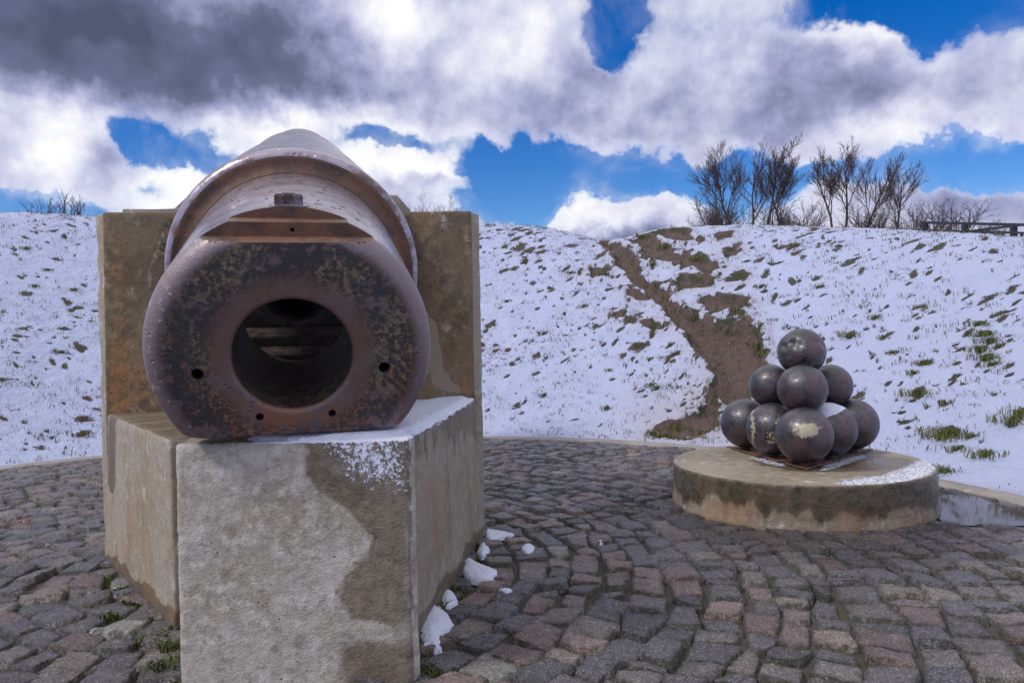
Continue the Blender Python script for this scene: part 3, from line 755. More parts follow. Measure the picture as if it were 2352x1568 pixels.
# wings
wl_f = dn(g_lf); wl_b = dn(g_lb)
def up_at(xp, yp, g): return at_y(xp, yp, g.y)
wlf_t = up_at(388, 1008, g_lf); wlb_t = up_at(246, 950, g_lb)
inn = Vector((.9, .55, 0))
wl_in_f = wlf_t + Vector((.22, .22, .0)); wl_in_b = wlb_t + Vector((.55, .22, 0))
wing_l = prism('side_wing', [wl_f, dn(wl_in_f), dn(wl_in_b), wl_b], [wlf_t, wl_in_f, wl_in_b, wlb_t], M_WING, mount, res=.025, seed=2, amp=.003)
wr_f = dn(g_rf); wr_b = dn(g_rb)
wrf_t = at_y(950, 995, g_rf.y); wrb_t = at_y(1091, 912, g_rb.y - .02)
wr_in_f = wrf_t + Vector((-.30, .10, 0)); wr_in_b = wrb_t + Vector((-.55, .02, 0))
wing_r = prism('side_wing', [wr_f, wr_b, dn(wr_in_b), dn(wr_in_f)], [wrf_t, wrb_t, wr_in_b, wr_in_f], M_WING, mount, res=.025, seed=3, amp=.003)
def paint_wing(o, A, B, ztop, right):
    me = o.data; co = coords(me); no = normals(me)
    ax = np.array([(B - A).x, (B - A).y]); L = np.hypot(*ax); s = ((co[:, :2] - np.array([A.x, A.y])) @ (ax / L)) / L
    dz = ztop - co[:, 2]; n = fbm(np.c_[s * 14, co[:, 2] * 3, 0 * s], 4, 7); n2 = fbm(np.c_[s * 30, co[:, 2] * 2, 0 * s], 3, 17)
    topf = no[:, 2] > .5
    basew = sstep(.10 + .05 * n - co[:, 2], 0, .03)
    if right:
        drip = sstep(.05 + .22 * np.clip(s, 0, 1) + .16 * np.clip(n2, -.3, 1) - dz, 0, .02)
        dark = np.maximum(drip * .62, basew * .75)
        fr = np.where(topf, .95, sstep(.085 - dz, 0, .09) * .62)
        rust = .9 * np.exp(-((s - .22 + .1 * (co[:, 2] - .3)) / .05) ** 2) * sstep(dz, .15, .3) * (1 - sstep(dz, .5, .65)) + .25 * np.exp(-((s - .38) / .04) ** 2) * sstep(dz, .1, .3)
        moss = .8 * np.exp(-((s - .06) / .05) ** 2) * (dz < .12)
    else:
        drip = sstep(.035 - np.abs(s - .88 + .02 * n) * .35, 0, .012) * (dz < .38 + .1 * n)
        dark = np.maximum(drip * .66, basew * .75)
        dark = np.where(topf, .62 + .2 * n, dark); fr = 0 * s
        rust = .45 * (n > .1) * sstep(dz, .3, .6) + .2 * np.exp(-((s - .97) / .03) ** 2); moss = .6 * (co[:, 2] < .04)
    set_attr(me, 'dark', dark); set_attr(me, 'frost', fr); set_attr(me, 'rust', rust); set_attr(me, 'moss', moss); set_attr(me, 'pale', 0 * s + .1)
paint_wing(wing_l, g_lf, g_lb, (wlf_t.z + wlb_t.z) / 2, False)
paint_wing(wing_r, g_rf, g_rb, (wrf_t.z + wrb_t.z) / 2, True)
# filler under the breech, between the wings
fz = min(wlb_t.z, wrb_t.z) - .015
core = prism('ledge_core', [dn(back_l_t + Vector((.05, -.1, 0))), dn(back_r_t + Vector((-.05, -.1, 0))), dn(wr_in_b), dn(wl_in_b)],
             [Vector((p.x, p.y, fz)) for p in (back_l_t + Vector((.05, -.1, 0)), back_r_t + Vector((-.05, -.1, 0)), wr_in_b + Vector((.05, 0, 0)), wl_in_b)], M_WALL, mount, res=.08, seed=5)

# cannon axis
YB = 2.52
C0 = at_y(673, 818, YB)
AX = ray(699.6, 170.2).normalized()
RT = (Vector((AX.y, -AX.x, 0))).normalized()
UPA = RT.cross(AX).normalized()
R0 = .467
print('breech centre', C0, 'R', R0, 'elev', math.degrees(math.asin(AX.z)))
# back wall with its round cut-out for the barrel
wA = Vector((g_lb.x, g_lb.y, 0)); wB = Vector((g_rb.x, g_rb.y, 0)); wx = (wB - wA).normalized(); wn = Vector((-wx.y, wx.x, 0))
def wall_pt(x, y, off=0.): # on the front plane of the wall (offset off backwards)
    d = ray(x, y); o_ = Vector((0, 0, EYE)); p0 = wA + wn * off; k = (p0 - o_).dot(wn) / d.dot(wn); return o_ + d * k
def build_wall():
    tl, tr = wall_pt(235, 487), wall_pt(1083, 484); bl, br = wall_pt(248, 1290), wall_pt(1097, 1235)
    def sz(p): return ((p - wA).dot(wx), p.z)
    (s0, z0), (s1, z1) = sz(tl), sz(tr); b0, b1 = sz(bl)[0], sz(br)[0]
    # the axis crosses the wall plane
    k = (wA - C0).dot(wn) / AX.dot(wn); cx = C0 + AX * k; cs, cz = sz(cx); rad = .60
    hs = rad
    out = [(b0, -.05), (b1, -.05), (s1, z1), (cs + hs, z1 + (z0 - z1) * .3)]
    arc = [(cs + hs * math.cos(q), cz + rad * math.sin(q)) for q in np.linspace(0, -PI, 25) if cz + rad * math.sin(q) < z0 - .05]
    out = out[:3] + [(cs + hs + .02, z1 + (z0 - z1) * .3)] + arc + [(cs - hs - .02, z1 + (z0 - z1) * .7), (s0, z0)]
    TH = .42; CH = .07
    def P(s, z, d): return wA + wx * s + wn * d + Vector((0, 0, z))
    fr = [P(s, z, 0) for s, z in out]; bk = [P(s, z, TH) for s, z in out]
    bm = bmesh.new(); vf = [bm.verts.new(p) for p in fr]; vb = [bm.verts.new(p) for p in bk]; n = len(out)
    # chamfered outer corners: push the outer edge back
    bm.faces.new(vf); bm.faces.new(vb[::-1])
    for i in range(n): bm.faces.new((vf[i], vb[i], vb[(i + 1) % n], vf[(i + 1) % n]))
    bmesh.ops.recalc_face_normals(bm, faces=bm.faces)
    bmesh.ops.bevel(bm, geom=[e for e in bm.edges if e.calc_length() > .2], offset=.010, segments=2, profile=.6, affect='EDGES')
    bmesh.ops.triangulate(bm, faces=[f for f in bm.faces if len(f.verts) > 4])
    for _ in range(9):
        lg = [e for e in bm.edges if e.calc_length() > .045]
        if not lg: break
        bmesh.ops.subdivide_edges(bm, edges=lg, cuts=1, use_grid_fill=True); bmesh.ops.triangulate(bm, faces=[f for f in bm.faces if len(f.verts) > 4])
    bmesh.ops.recalc_face_normals(bm, faces=bm.faces)
    me = bpy.data.meshes.new('back_wall'); bm.to_mesh(me); bm.free()
    co, no = coords(me), normals(me); co = co + no * (.003 * fbm(co * 9, 4, 6))[:, None]
    me.vertices.foreach_set('co', co.astype(np.float32).ravel()); me.update()
    o = link('back_wall', me, M_WALL, mount)
    rel = co - np.array(wA); s = rel @ np.array(wx); z = co[:, 2]; n_ = fbm(np.c_[s * 6, z * 3, 0 * s], 4, 8)
    rc = np.hypot(s - cs, z - cz)
    W_ = s1 - s0
    def WP(l): return [sz(wall_pt(x, y)) for x, y in l]
    def inp(l, soft=.03, amp_=.05): return sstep(poly_sd(s + amp_ * n_, z + amp_ * n_, WP(l)), -soft, soft)
    rust = .95 * inp([(258, 540), (272, 540), (282, 700), (308, 860), (312, 935), (250, 935), (262, 840), (268, 700)]) + .5 * inp([(330, 830), (370, 850), (350, 900), (320, 900)]) + .7 * inp([(1060, 850), (1090, 850), (1092, 905), (1050, 890)])
    rust = rust + .3 * (n_ > .15)
    moss = 1.1 * inp([(925, 480), (948, 500), (975, 600), (992, 700), (985, 760), (955, 740), (950, 640), (940, 560)]) + 1.1 * inp([(400, 505), (385, 540), (372, 600), (352, 640), (352, 600), (368, 545), (380, 510)]) + .4 * (n_ < -.2) + .8 * inp([(340, 700), (372, 650), (372, 760), (345, 760)])
    pale = .95 * inp([(975, 700), (1008, 735), (1018, 790), (1020, 840), (1032, 870), (1062, 888), (1055, 900), (1020, 898), (1000, 885), (990, 860), (960, 850), (960, 700)], .012, .03) + .8 * inp([(392, 510), (372, 560), (350, 620), (340, 690), (328, 660), (345, 590), (372, 520)], .02, .03) + .7 * inp([(290, 915), (345, 925), (375, 945), (300, 940)], .02)
    set_attr(me, 'rust', rust); set_attr(me, 'moss', moss); set_attr(me, 'pale', pale); set_attr(me, 'dark', .22 + .16 * n_); set_attr(me, 'frost', 0 * s)
    # side faces: paler chamfer columns
    for (x_t, x_b, base_s, nm) in ((217, 240, s0, -1), (1101, 1115, s1, 1)):
        if nm < 0:
            e_t = wall_pt(218, 493, .10); e_b = wall_pt(240, 1292, .10)
            pin_t, pin_b = P(s0, z0, .0), P(b0, -.05, .0)
        else:
            e_t = wall_pt(1101, 492, .08); e_b = wall_pt(1116, 1225, .08)
            pin_t, pin_b = P(s1, z1, .0), P(b1, -.05, 0)
        k = (-.05 - e_t.z) / (e_b.z - e_t.z); e_b = e_t + (e_b - e_t) * k
        ov = wx * (-.012 * nm); bk_ = wn * (TH - .03)
        A_, B_, C_, D_ = pin_b + ov + wn * .004, e_b, e_b + bk_, pin_b + ov + bk_
        a_, b_, c_, d_ = pin_t + ov + wn * .004 + Vector((0, 0, -.004)), e_t, e_t + bk_, pin_t + ov + bk_ + Vector((0, 0, -.004))
        ps = [A_, B_, C_, D_]; pt = [a_, b_, c_, d_]
        if nm < 0: ps, pt = ps[::-1], pt[::-1]
        q = prism('wall_edge', ps, pt, M_WING, mount, res=.05, bev=.008, seed=9 + nm)
    return cs, cz, s0, s1, z0, z1
CS, CZ, S0, S1, Z0w, Z1w = build_wall()
# support pieces showing above the wall, behind it
def behind(xl, xr, yt, yb, off, th, mat, name, slant=0):
    a_, b_ = wall_pt(xl, yb, off), wall_pt(xr, yb, off); at_, bt_ = wall_pt(xl + slant, yt, off), wall_pt(xr - slant, yt, off)
    low = Vector((0, 0, -.5)); k = wn * th
    return prism(name, [a_ + low, b_ + low, b_ + low + k, a_ + low + k], [at_, bt_, bt_ + k, at_ + k], mat, mount, res=.06, bev=.012, seed=12)
def saddle():
    # trapezoid saddle block seen either side of the barrel
    off = .75; pts = [(392, 484), (430, 446), (912, 446), (946, 486)]
    P_ = [wall_pt(x, y, off) for x, y in pts]; low = [Vector((P_[0].x, P_[0].y, 1.2)), Vector((P_[3].x, P_[3].y, 1.2))]
    out = [low[0], P_[0], P_[1], P_[2], P_[3], low[1]]; k = wn * .35
    return prism('saddle_block', out, [p + k for p in out], M_KERB, mount, res=.08, bev=.012, seed=14)
saddle()
behind(272, 420, 477, 500, .55, .12, M_KERB, 'rear_slab', 6)

# keep the empty at the base: re-express children
def settle(root):
    inv = Matrix.Translation(-root.location)
    for c in root.children: c.matrix_parent_inverse = inv
settle(mount)

# ------------------------------------------------------------------ cannon
cannon = empty('cannon', (0, 0, 0))
tag(cannon, 'huge rusty coastal gun barrel lying on the concrete mount, open breech facing the viewer', 'cannon')
CM = Matrix((RT, AX, UPA)).transposed().to_4x4(); CM.translation = C0
cannon.matrix_world = CM
def lathe(name, prof_, n=160, closed=True):      # prof: (y, r) around the local Y axis
    a = np.linspace(0, 2 * PI, n, endpoint=False); V = []
    for (y, r) in prof_: V.append(np.c_[r * np.cos(a), 0 * a + y, r * np.sin(a)])
    F_ = grid_faces(len(prof_) + (0), n, True)
    if closed:
        k = len(prof_) - 1; c = np.arange(n); F_ = np.concatenate([F_, np.stack([k * n + c, k * n + (c + 1) % n, (c + 1) % n, c], -1)])
    me = bpy.data.meshes.new(name); me.from_pydata([tuple(v) for v in np.concatenate(V)], [], [tuple(int(q) for q in f) for f in F_]); 
    bm = bmesh.new(); bm.from_mesh(me); bmesh.ops.recalc_face_normals(bm, faces=bm.faces); bm.to_mesh(me); bm.free()
    o = bpy.data.objects.new(name, me); COL.objects.link(o)
    return o
def arc(cy, cr, rad, a0, a1, n=8): return [(cy + rad * math.cos(q), cr + rad * math.sin(q)) for q in np.linspace(a0, a1, n)]
def boxo(x0, x1, y0, y1, z0, z1):
    bm = bmesh.new(); bmesh.ops.create_cube(bm, size=1)
    for v in bm.verts: v.co = Vector(((x0 + x1) / 2 + v.co.x * (x1 - x0), (y0 + y1) / 2 + v.co.y * (y1 - y0), (z0 + z1) / 2 + v.co.z * (z1 - z0)))
    me = bpy.data.meshes.new('cut'); bm.to_mesh(me); bm.free(); o = bpy.data.objects.new('cut', me); COL.objects.link(o); return o
def cylo(x, z, r, y0, y1, n=24):
    o = lathe('cut', [(y0, 1e-4), (y0, r), (y1, r), (y1, 1e-4)], n, closed=False)
    bm = bmesh.new(); bm.from_mesh(o.data); bmesh.ops.remove_doubles(bm, verts=bm.verts, dist=.001); bmesh.ops.recalc_face_normals(bm, faces=bm.faces)
    for v in bm.verts: v.co.x += x; v.co.z += z
    bm.to_mesh(o.data); bm.free(); return o
def carve(o, cutters):
    for i, c in enumerate(cutters):
        m = o.modifiers.new('b%d' % i, 'BOOLEAN'); m.operation = 'DIFFERENCE'; m.solver = 'EXACT'; m.object = c
    bpy.context.view_layer.update()
    me = bpy.data.meshes.new_from_object(o.evaluated_get(bpy.context.evaluated_depsgraph_get()))
    o.modifiers.clear(); o.data = me
    for c in cutters: bpy.data.objects.remove(c)
    return o
def autosmooth(o, ang=32):
    me = o.data; me.polygons.foreach_set('use_smooth', np.ones(len(me.polygons), bool))
    bm = bmesh.new(); bm.from_mesh(me)
    for e in bm.edges: e.smooth = not (len(e.link_faces) == 2 and e.calc_face_angle(0) > math.radians(ang))
    bm.to_mesh(me); bm.free()
RB = .412 * R0
fil = .073; TR = 1.116; YW1, YW2 = .097, .17; S0_, S1_ = .49, .93
prof_b = [(TR + .02, RB)] + arc(.018, RB + .018, .018, -PI / 2, -PI, 6) + arc(fil, R0 - fil, fil, PI, PI / 2, 12) + [(.5, R0), (TR + .02, R0)]
breech = lathe('breech', prof_b, 200)
f1, f2 = .815 * R0, .915 * R0
cut = [boxo(-1, 1, -.1, YW1, f1, 1), boxo(-1, 1, -.1, YW2, f2, 1), boxo(-1, 1, -.1, TR + .1, -1, -.600 * R0),
       boxo(-1, 1, S0_, S1_, -.50 * R0, .50 * R0),
       cylo(-.640 * R0, -.110 * R0, .019, -.1, .14), cylo(.640 * R0, -.110 * R0, .019, -.1, .14),
       cylo(-.245 * R0, -.455 * R0, .013, -.1, .11), cylo(.262 * R0, -.455 * R0, .013, -.1, .11),
       cylo(.01, (f1 + f2) / 2 - .002, .007, .05, .17)]
carve(breech, cut); autosmooth(breech); breech.parent = cannon
for m_ in (M_FACE,): breech.data.materials.clear(); breech.data.materials.append(m_)
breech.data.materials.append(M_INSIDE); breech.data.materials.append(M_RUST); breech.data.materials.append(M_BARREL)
for p in breech.data.polygons:
    c = p.center; r = math.hypot(c.x, c.z)
    if r < RB + .004 and c.y > .03: p.material_index = 1
    elif c.y > .4 and r < R0 - .01 and c.z > -.55 * R0: p.material_index = 1
    elif min(math.hypot(c.x - hx * R0, c.z - hz * R0) for hx, hz in ((-.64, -.11), (.64, -.11), (-.245, -.455), (.262, -.455))) < .0195 and c.y > .004 and c.z > -.55 * R0: p.material_index = 1  # bolt-hole interiors take the darker bore iron, shade put into the colour
    elif c.z > f1 - .002 and r < R0 - .002 and c.y < .19: p.material_index = 2
    elif c.y > .085 and r > R0 - .01: p.material_index = 3
# steps and the forward chamber inside the slot
def part_box(name, args, mat, bev=.004, par=cannon):
    o = boxo(*args); bm = bmesh.new(); bm.from_mesh(o.data); bmesh.ops.bevel(bm, geom=list(bm.edges), offset=bev, segments=2, affect='EDGES'); bm.to_mesh(o.data); bm.free()
    o.name = name; o.data.name = name; o.data.materials.append(mat); o.parent = par; autosmooth(o, 50); return o
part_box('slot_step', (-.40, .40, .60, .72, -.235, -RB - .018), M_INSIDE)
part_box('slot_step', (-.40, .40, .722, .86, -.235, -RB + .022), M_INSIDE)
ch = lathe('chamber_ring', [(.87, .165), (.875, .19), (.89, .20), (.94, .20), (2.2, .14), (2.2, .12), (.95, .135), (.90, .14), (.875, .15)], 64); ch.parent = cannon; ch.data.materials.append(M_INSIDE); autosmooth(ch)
# reinforcing ring and tapering barrel
RR_ = .569
KT = [.0, .12, .45, .9, 1.5, 2.2, 3.0, 4.0, 4.6]; KRAD = [.570, .564, .555, .537, .513, .481, .454, .408, .375]
jk = [(TR - .005, .22), (TR - .005, R0 - .02), (TR - .030, R0 + .001), (TR - .022, R0 + .012), (TR - .012, R0 + .034), (TR - .010, RR_ - .055)]
jk += arc(TR + .034, RR_ - .044, .044, PI, PI / 2, 10) + [(TR + .055, RR_), (TR + .062, RR_ - .005)]
jk += [(TR + q, float(np.interp(q, KT, KRAD)) - .004) for q in np.linspace(.12, 3.0, 16)] + [(TR + 3.03, .438), (TR + 3.03, .2)]
jacket = lathe('jacket', jk, 200)
jacket.parent = cannon; jacket.data.materials.append(M_BARREL); jacket.data.materials.append(M_RUST); autosmooth(jacket)
for p in jacket.data.polygons:
    if p.center.y < TR - .006 and p.normal.y < .3: p.material_index = 1
Y3 = TR + 3.0
chz = [(Y3, .16), (Y3, .438), (Y3 + .5, .418), (Y3 + 1.0, .388), (Y3 + 1.6, .350), (Y3 + 1.62, .358), (Y3 + 1.72, .358), (Y3 + 1.74, .34), (Y3 + 1.74, .14), (Y3, .14)]
chase = lathe('chase', chz, 128); chase.parent = cannon; chase.data.materials.append(M_BARREL); autosmooth(chase)
# rear sight: two posts and a hollow seat between them on top of the breech
def build_sight():
    z = R0 - .012; parts = []
    bm = bmesh.new()
    def bx(x0, x1, y0, y1, z0, z1, bev=.005):
        r = bmesh.ops.create_cube(bm, size=1); vs = r['verts']
        for v in vs: v.co = Vector(((x0 + x1) / 2 + v.co.x * (x1 - x0), (y0 + y1) / 2 + v.co.y * (y1 - y0), (z0 + z1) / 2 + v.co.z * (z1 - z0)))
        es = list({e for v in vs for e in v.link_edges}); bmesh.ops.bevel(bm, geom=es, offset=bev, segments=2, affect='EDGES')
    Y = YW2 + .004
    bx(-.046, -.016, Y, Y + .036, z - .03, z + .052); bx(.016, .046, Y, Y + .036, z - .03, z + .052)
    bx(-.046, .046, Y + .037, Y + .060, z - .03, z + .050); bx(-.0155, .0155, Y + .003, Y + .0365, z - .03, z + .006)
    o = bm_obj('rear_sight', bm, M_BARREL, cannon); autosmooth(o, 50)
    pl = lathe('sight_seat', [(0, .066), (.004, .066), (.006, .060), (.006, .001), (0, .001)], 40); 
    for v in pl.data.vertices: x, y, q = v.co; v.co = Vector((x, YW2 + .045 + max(q, -.044), R0 - .001 + y))
    for v in pl.data.vertices: v.co.z -= R0 - math.sqrt(R0 * R0 - v.co.x ** 2)
    pl.parent = cannon; pl.data.materials.append(M_BARREL); autosmooth(pl)
build_sight()
# engraved marks on the breech, hammered scars and holes
def on_barrel(ang, y, r): return Vector((r * math.sin(ang), y, r * math.cos(ang)))
def text_mark(txt, x, y, size, name):
    cu = bpy.data.curves.new(name, 'FONT'); cu.body = txt; cu.size = size; cu.align_x = 'CENTER'; cu.extrude = .0015
    o = bpy.data.objects.new(name, cu); COL.objects.link(o); bpy.context.view_layer.update()
    me = bpy.data.meshes.new_from_object(o.evaluated_get(bpy.context.evaluated_depsgraph_get())); bpy.data.objects.remove(o)
    bm = bmesh.new(); bm.from_mesh(me); bmesh.ops.remove_doubles(bm, verts=bm.verts, dist=1e-5)
    bmesh.ops.subdivide_edges(bm, edges=[e for e in bm.edges if e.calc_length() > .02], cuts=2)
    for v in bm.verts:
        a_ = (x + v.co.x) / R0; v.co = on_barrel(a_, y + v.co.y * 1.4, R0 + .0002 + v.co.z * .4)
    bm.to_mesh(me); bm.free()
    return link(name, me, M_INK, cannon, False)
M_INK = mat_simple('engraving', (.050, .036, .036), (.09, .065, .06), 60, .55, 0)
text_mark('CK', .0, .33, .062, 'engraved_letters')
def scars():
    bm = bmesh.new(); R_ = random.Random(3)
    def scar(a_, y, r, l, wd):
        th = R_.gauss(0, .35); vs = []
        for k in range(8):
            q = 2 * PI * k / 8; u = math.cos(q) * l; v_ = math.sin(q) * wd
            x_, y_ = u * math.cos(th) - v_ * math.sin(th), u * math.sin(th) + v_ * math.cos(th)
            vs.append(bm.verts.new(on_barrel(a_ + x_ / r, y + y_ * 2, r + .0012)))
        bm.faces.new(vs)
    for k in range(46): scar(R_.uniform(-.95, .95), R_.uniform(.26, 1.0), R0, R_.uniform(.004, .015), R_.uniform(.002, .0045))
    for k in range(22): scar(R_.gauss(0, .35), TR + .12 + .33 * R_.random() , .5665, R_.uniform(.006, .014), R_.uniform(.003, .006))
    o = bm_obj('surface_scars', bm, M_INSIDE, cannon)
    o['kind'] = 'stuff'
scars()
hole = cylo(.0, .4, .016, 0, .001); hole.name = 'vent_hole'
for v in hole.data.vertices: x, y, q = v.co; v.co = Vector((x, Y3 + .25 + (q - .4) * 2, .4305 - y))
hole.data.materials.append(M_INSIDE); hole.parent = cannon
# snow and frost patches lying on the mount
def slab_snow(name, poly, z, th, label, seed, parent=None, zf=None):
    """A thin lump of snow: outline in plan (x, y), domed and irregular."""
    poly = np.array([tuple(p)[:2] for p in poly], float)
    for _ in range(2): nx_ = np.roll(poly, -1, 0); poly = np.stack([poly * .75 + nx_ * .25, poly * .25 + nx_ * .75], 1).reshape(-1, 2)
    mn, mx_ = poly.min(0) - .03, poly.max(0) + .03; res = max(.006, (mx_ - mn).max() / 90)
    nx, ny = int((mx_[0] - mn[0]) / res) + 1, int((mx_[1] - mn[1]) / res) + 1
    X, Y = np.meshgrid(np.linspace(mn[0], mx_[0], nx), np.linspace(mn[1], mx_[1], ny)); x, y = X.ravel(), Y.ravel()
    sd_ = poly_sd(x, y, poly) + .022 * fbm(np.c_[x * 16, y * 16, 0 * x + seed], 3, seed, .5) * min(1, (mx_ - mn).max() * 1.1) + .007 * fbm(np.c_[x * 45, y * 45, 0 * x + seed], 3, seed + 2)
    uu = np.clip(sd_ / (th * 2.0), 0, 1); h = th * np.sqrt(np.maximum(0, 1 - (1 - uu) ** 2)) * (1 + .18 * fbm(np.c_[x * 8, y * 8, 0 * x], 2, seed + 3))
    zz = (zf(x, y) if zf else z) + np.where(sd_ > 0, h, -.012)
    F_ = grid_faces(ny, nx); keep = (sd_[F_] > -.5 * res).any(1); 
    o = np_mesh(name, np.c_[x, y, zz], F_[keep], M_SNOW, parent)
    bm = bmesh.new(); bm.from_mesh(o.data); bmesh.ops.delete(bm, geom=[v for v in bm.verts if not v.link_faces], context='VERTS'); bm.to_mesh(o.data); bm.free()
    if label: tag(o, label, 'snow patch', 'snow patches left on the mount and paving')
    return o
def PZ(l, z): return [tuple(at_z(x, y, z)[:2]) for x, y in l]
wz = (wrf_t.z + wrb_t.z) / 2
def plane_z(a_, b_, c_):
    n_ = (b_ - a_).cross(c_ - a_); return lambda x, y: a_.z - (n_.x * (x - a_.x) + n_.y * (y - a_.y)) / n_.z
zf_w = plane_z(wrf_t, wrb_t, wr_in_b)
A2 = lambda p: np.array((p.x, p.y))
e0, e1 = A2(wrf_t), A2(wrb_t); i1 = A2(wr_in_b); i0 = A2(wr_in_f)
slab_snow('snow_patch', [e0 + (i0 - e0) * .05, e0 + (e1 - e0) * .5 + (i0 - e0) * .03, e1 + (i1 - e1) * .03, e1 + (i1 - e1) * .30, e1 + (i1 - e1) * .5 + (e0 - e1) * .15, e0 + (i0 - e0) * .9], 0, .014,
          'smooth snow covering the top of the right concrete wing', 21, zf=zf_w)
f0, f1_ = A2(fl_t), A2(fr_t)
slab_snow('snow_patch', [f0 + (f1_ - f0) * .30 + (0, .03), f0 + (f1_ - f0) * .55 + (0, .015), f0 + (f1_ - f0) * .99 + (0, .02), f0 + (f1_ - f0) * 1.0 + (.02, .5), f0 + (f1_ - f0) * .6 + (0, .5), f0 + (f1_ - f0) * .30 + (0, .06)], fl_t.z, .018,
          'thin crusty snow along the front block under the breech', 22, zf=plane_z(fl_t, fr_t, back_r_t))
slab_snow('snow_patch', PZ([(962, 1485), (960, 1430), (968, 1400), (985, 1380), (1005, 1376), (1020, 1395), (1042, 1420), (1032, 1438), (1015, 1448), (1018, 1475), (1002, 1486), (985, 1480)], .03), .006, .034, 'largest snow lump at the foot of the right wing, a weed poking out', 23)
slab_snow('snow_patch', PZ([(1008, 1384), (1012, 1360), (1026, 1343), (1045, 1355), (1051, 1378), (1030, 1388)], .03), .006, .026, 'small rounded snow lump just behind the largest one', 24)
slab_snow('snow_patch', PZ([(1061, 1318), (1063, 1288), (1075, 1272), (1095, 1285), (1140, 1300), (1142, 1312), (1125, 1325), (1098, 1328)], .03), .006, .030, 'pointed snow lump halfway along the right wing base', 25)
slab_snow('snow_patch', PZ([(1092, 1265), (1103, 1240), (1118, 1240), (1128, 1258), (1112, 1272)], .03), .006, .028, 'little snow lump near the back corner of the mount', 26)
slab_snow('snow_patch', PZ([(1114, 1232), (1116, 1208), (1130, 1214), (1165, 1218), (1190, 1225), (1150, 1230), (1128, 1238)], .02), .008, .016, 'thin snow streak at the back corner of the mount', 27)
slab_snow('snow_patch', PZ([(1196, 1252), (1215, 1245), (1232, 1252), (1222, 1266), (1205, 1270)], .02), .010, .014, 'flat scrap of snow lying out on the cobbles', 28)
slab_snow('snow_patch', PZ([(1140, 1352), (1162, 1346), (1180, 1352), (1165, 1360)], .02), .010, .012, 'tiny snow scrap in the joint beside the mount', 29)
slab_snow('snow_patch', PZ([(1366, 1236), (1385, 1232), (1396, 1240), (1378, 1246)], .02), .010, .012, 'tiny snow scrap midway to the round plinth', 30)
# moss and grass at the foot of the mount
roots = []
def strip(a_, b_, n, off, h, cnt, sp=.03, tone=2):
    d_ = (b_ - a_).normalized(); nn = Vector((d_.y, -d_.x, 0))
    for k in range(n):
        t_ = random.random(); p = a_ + (b_ - a_) * t_ + nn * abs(random.gauss(0, off)); roots.append((p.x, p.y, .0, cnt, h * random.uniform(.4, 1.2), sp, tone))
strip(g_lb, g_lf, 170, .035, .010, 26); strip(g_lf + Vector((0, .2, 0)), Vector((fl_b.x, fl_b.y, 0)), 55, .04, .022, 22)
strip(g_rf, g_rb, 120, .04, .012, 26); strip(Vector((fr2_b.x, fr2_b.y, 0)), g_rf, 30, .03, .03, 20)
for (x, y, h) in ((440, 1435, .07), (385, 1500, .07), (372, 1470, .05), (255, 1425, .05), (330, 1480, .04), (1005, 1412, .06), (380, 1545, .05)):
    p = at_z(x, y, 0); roots.append((p.x, p.y, 0, 40, h, .035, 2))
tag(blades('moss_and_grass', roots), 'low moss and grass tufts along the foot of the mount', 'moss', kind='stuff')

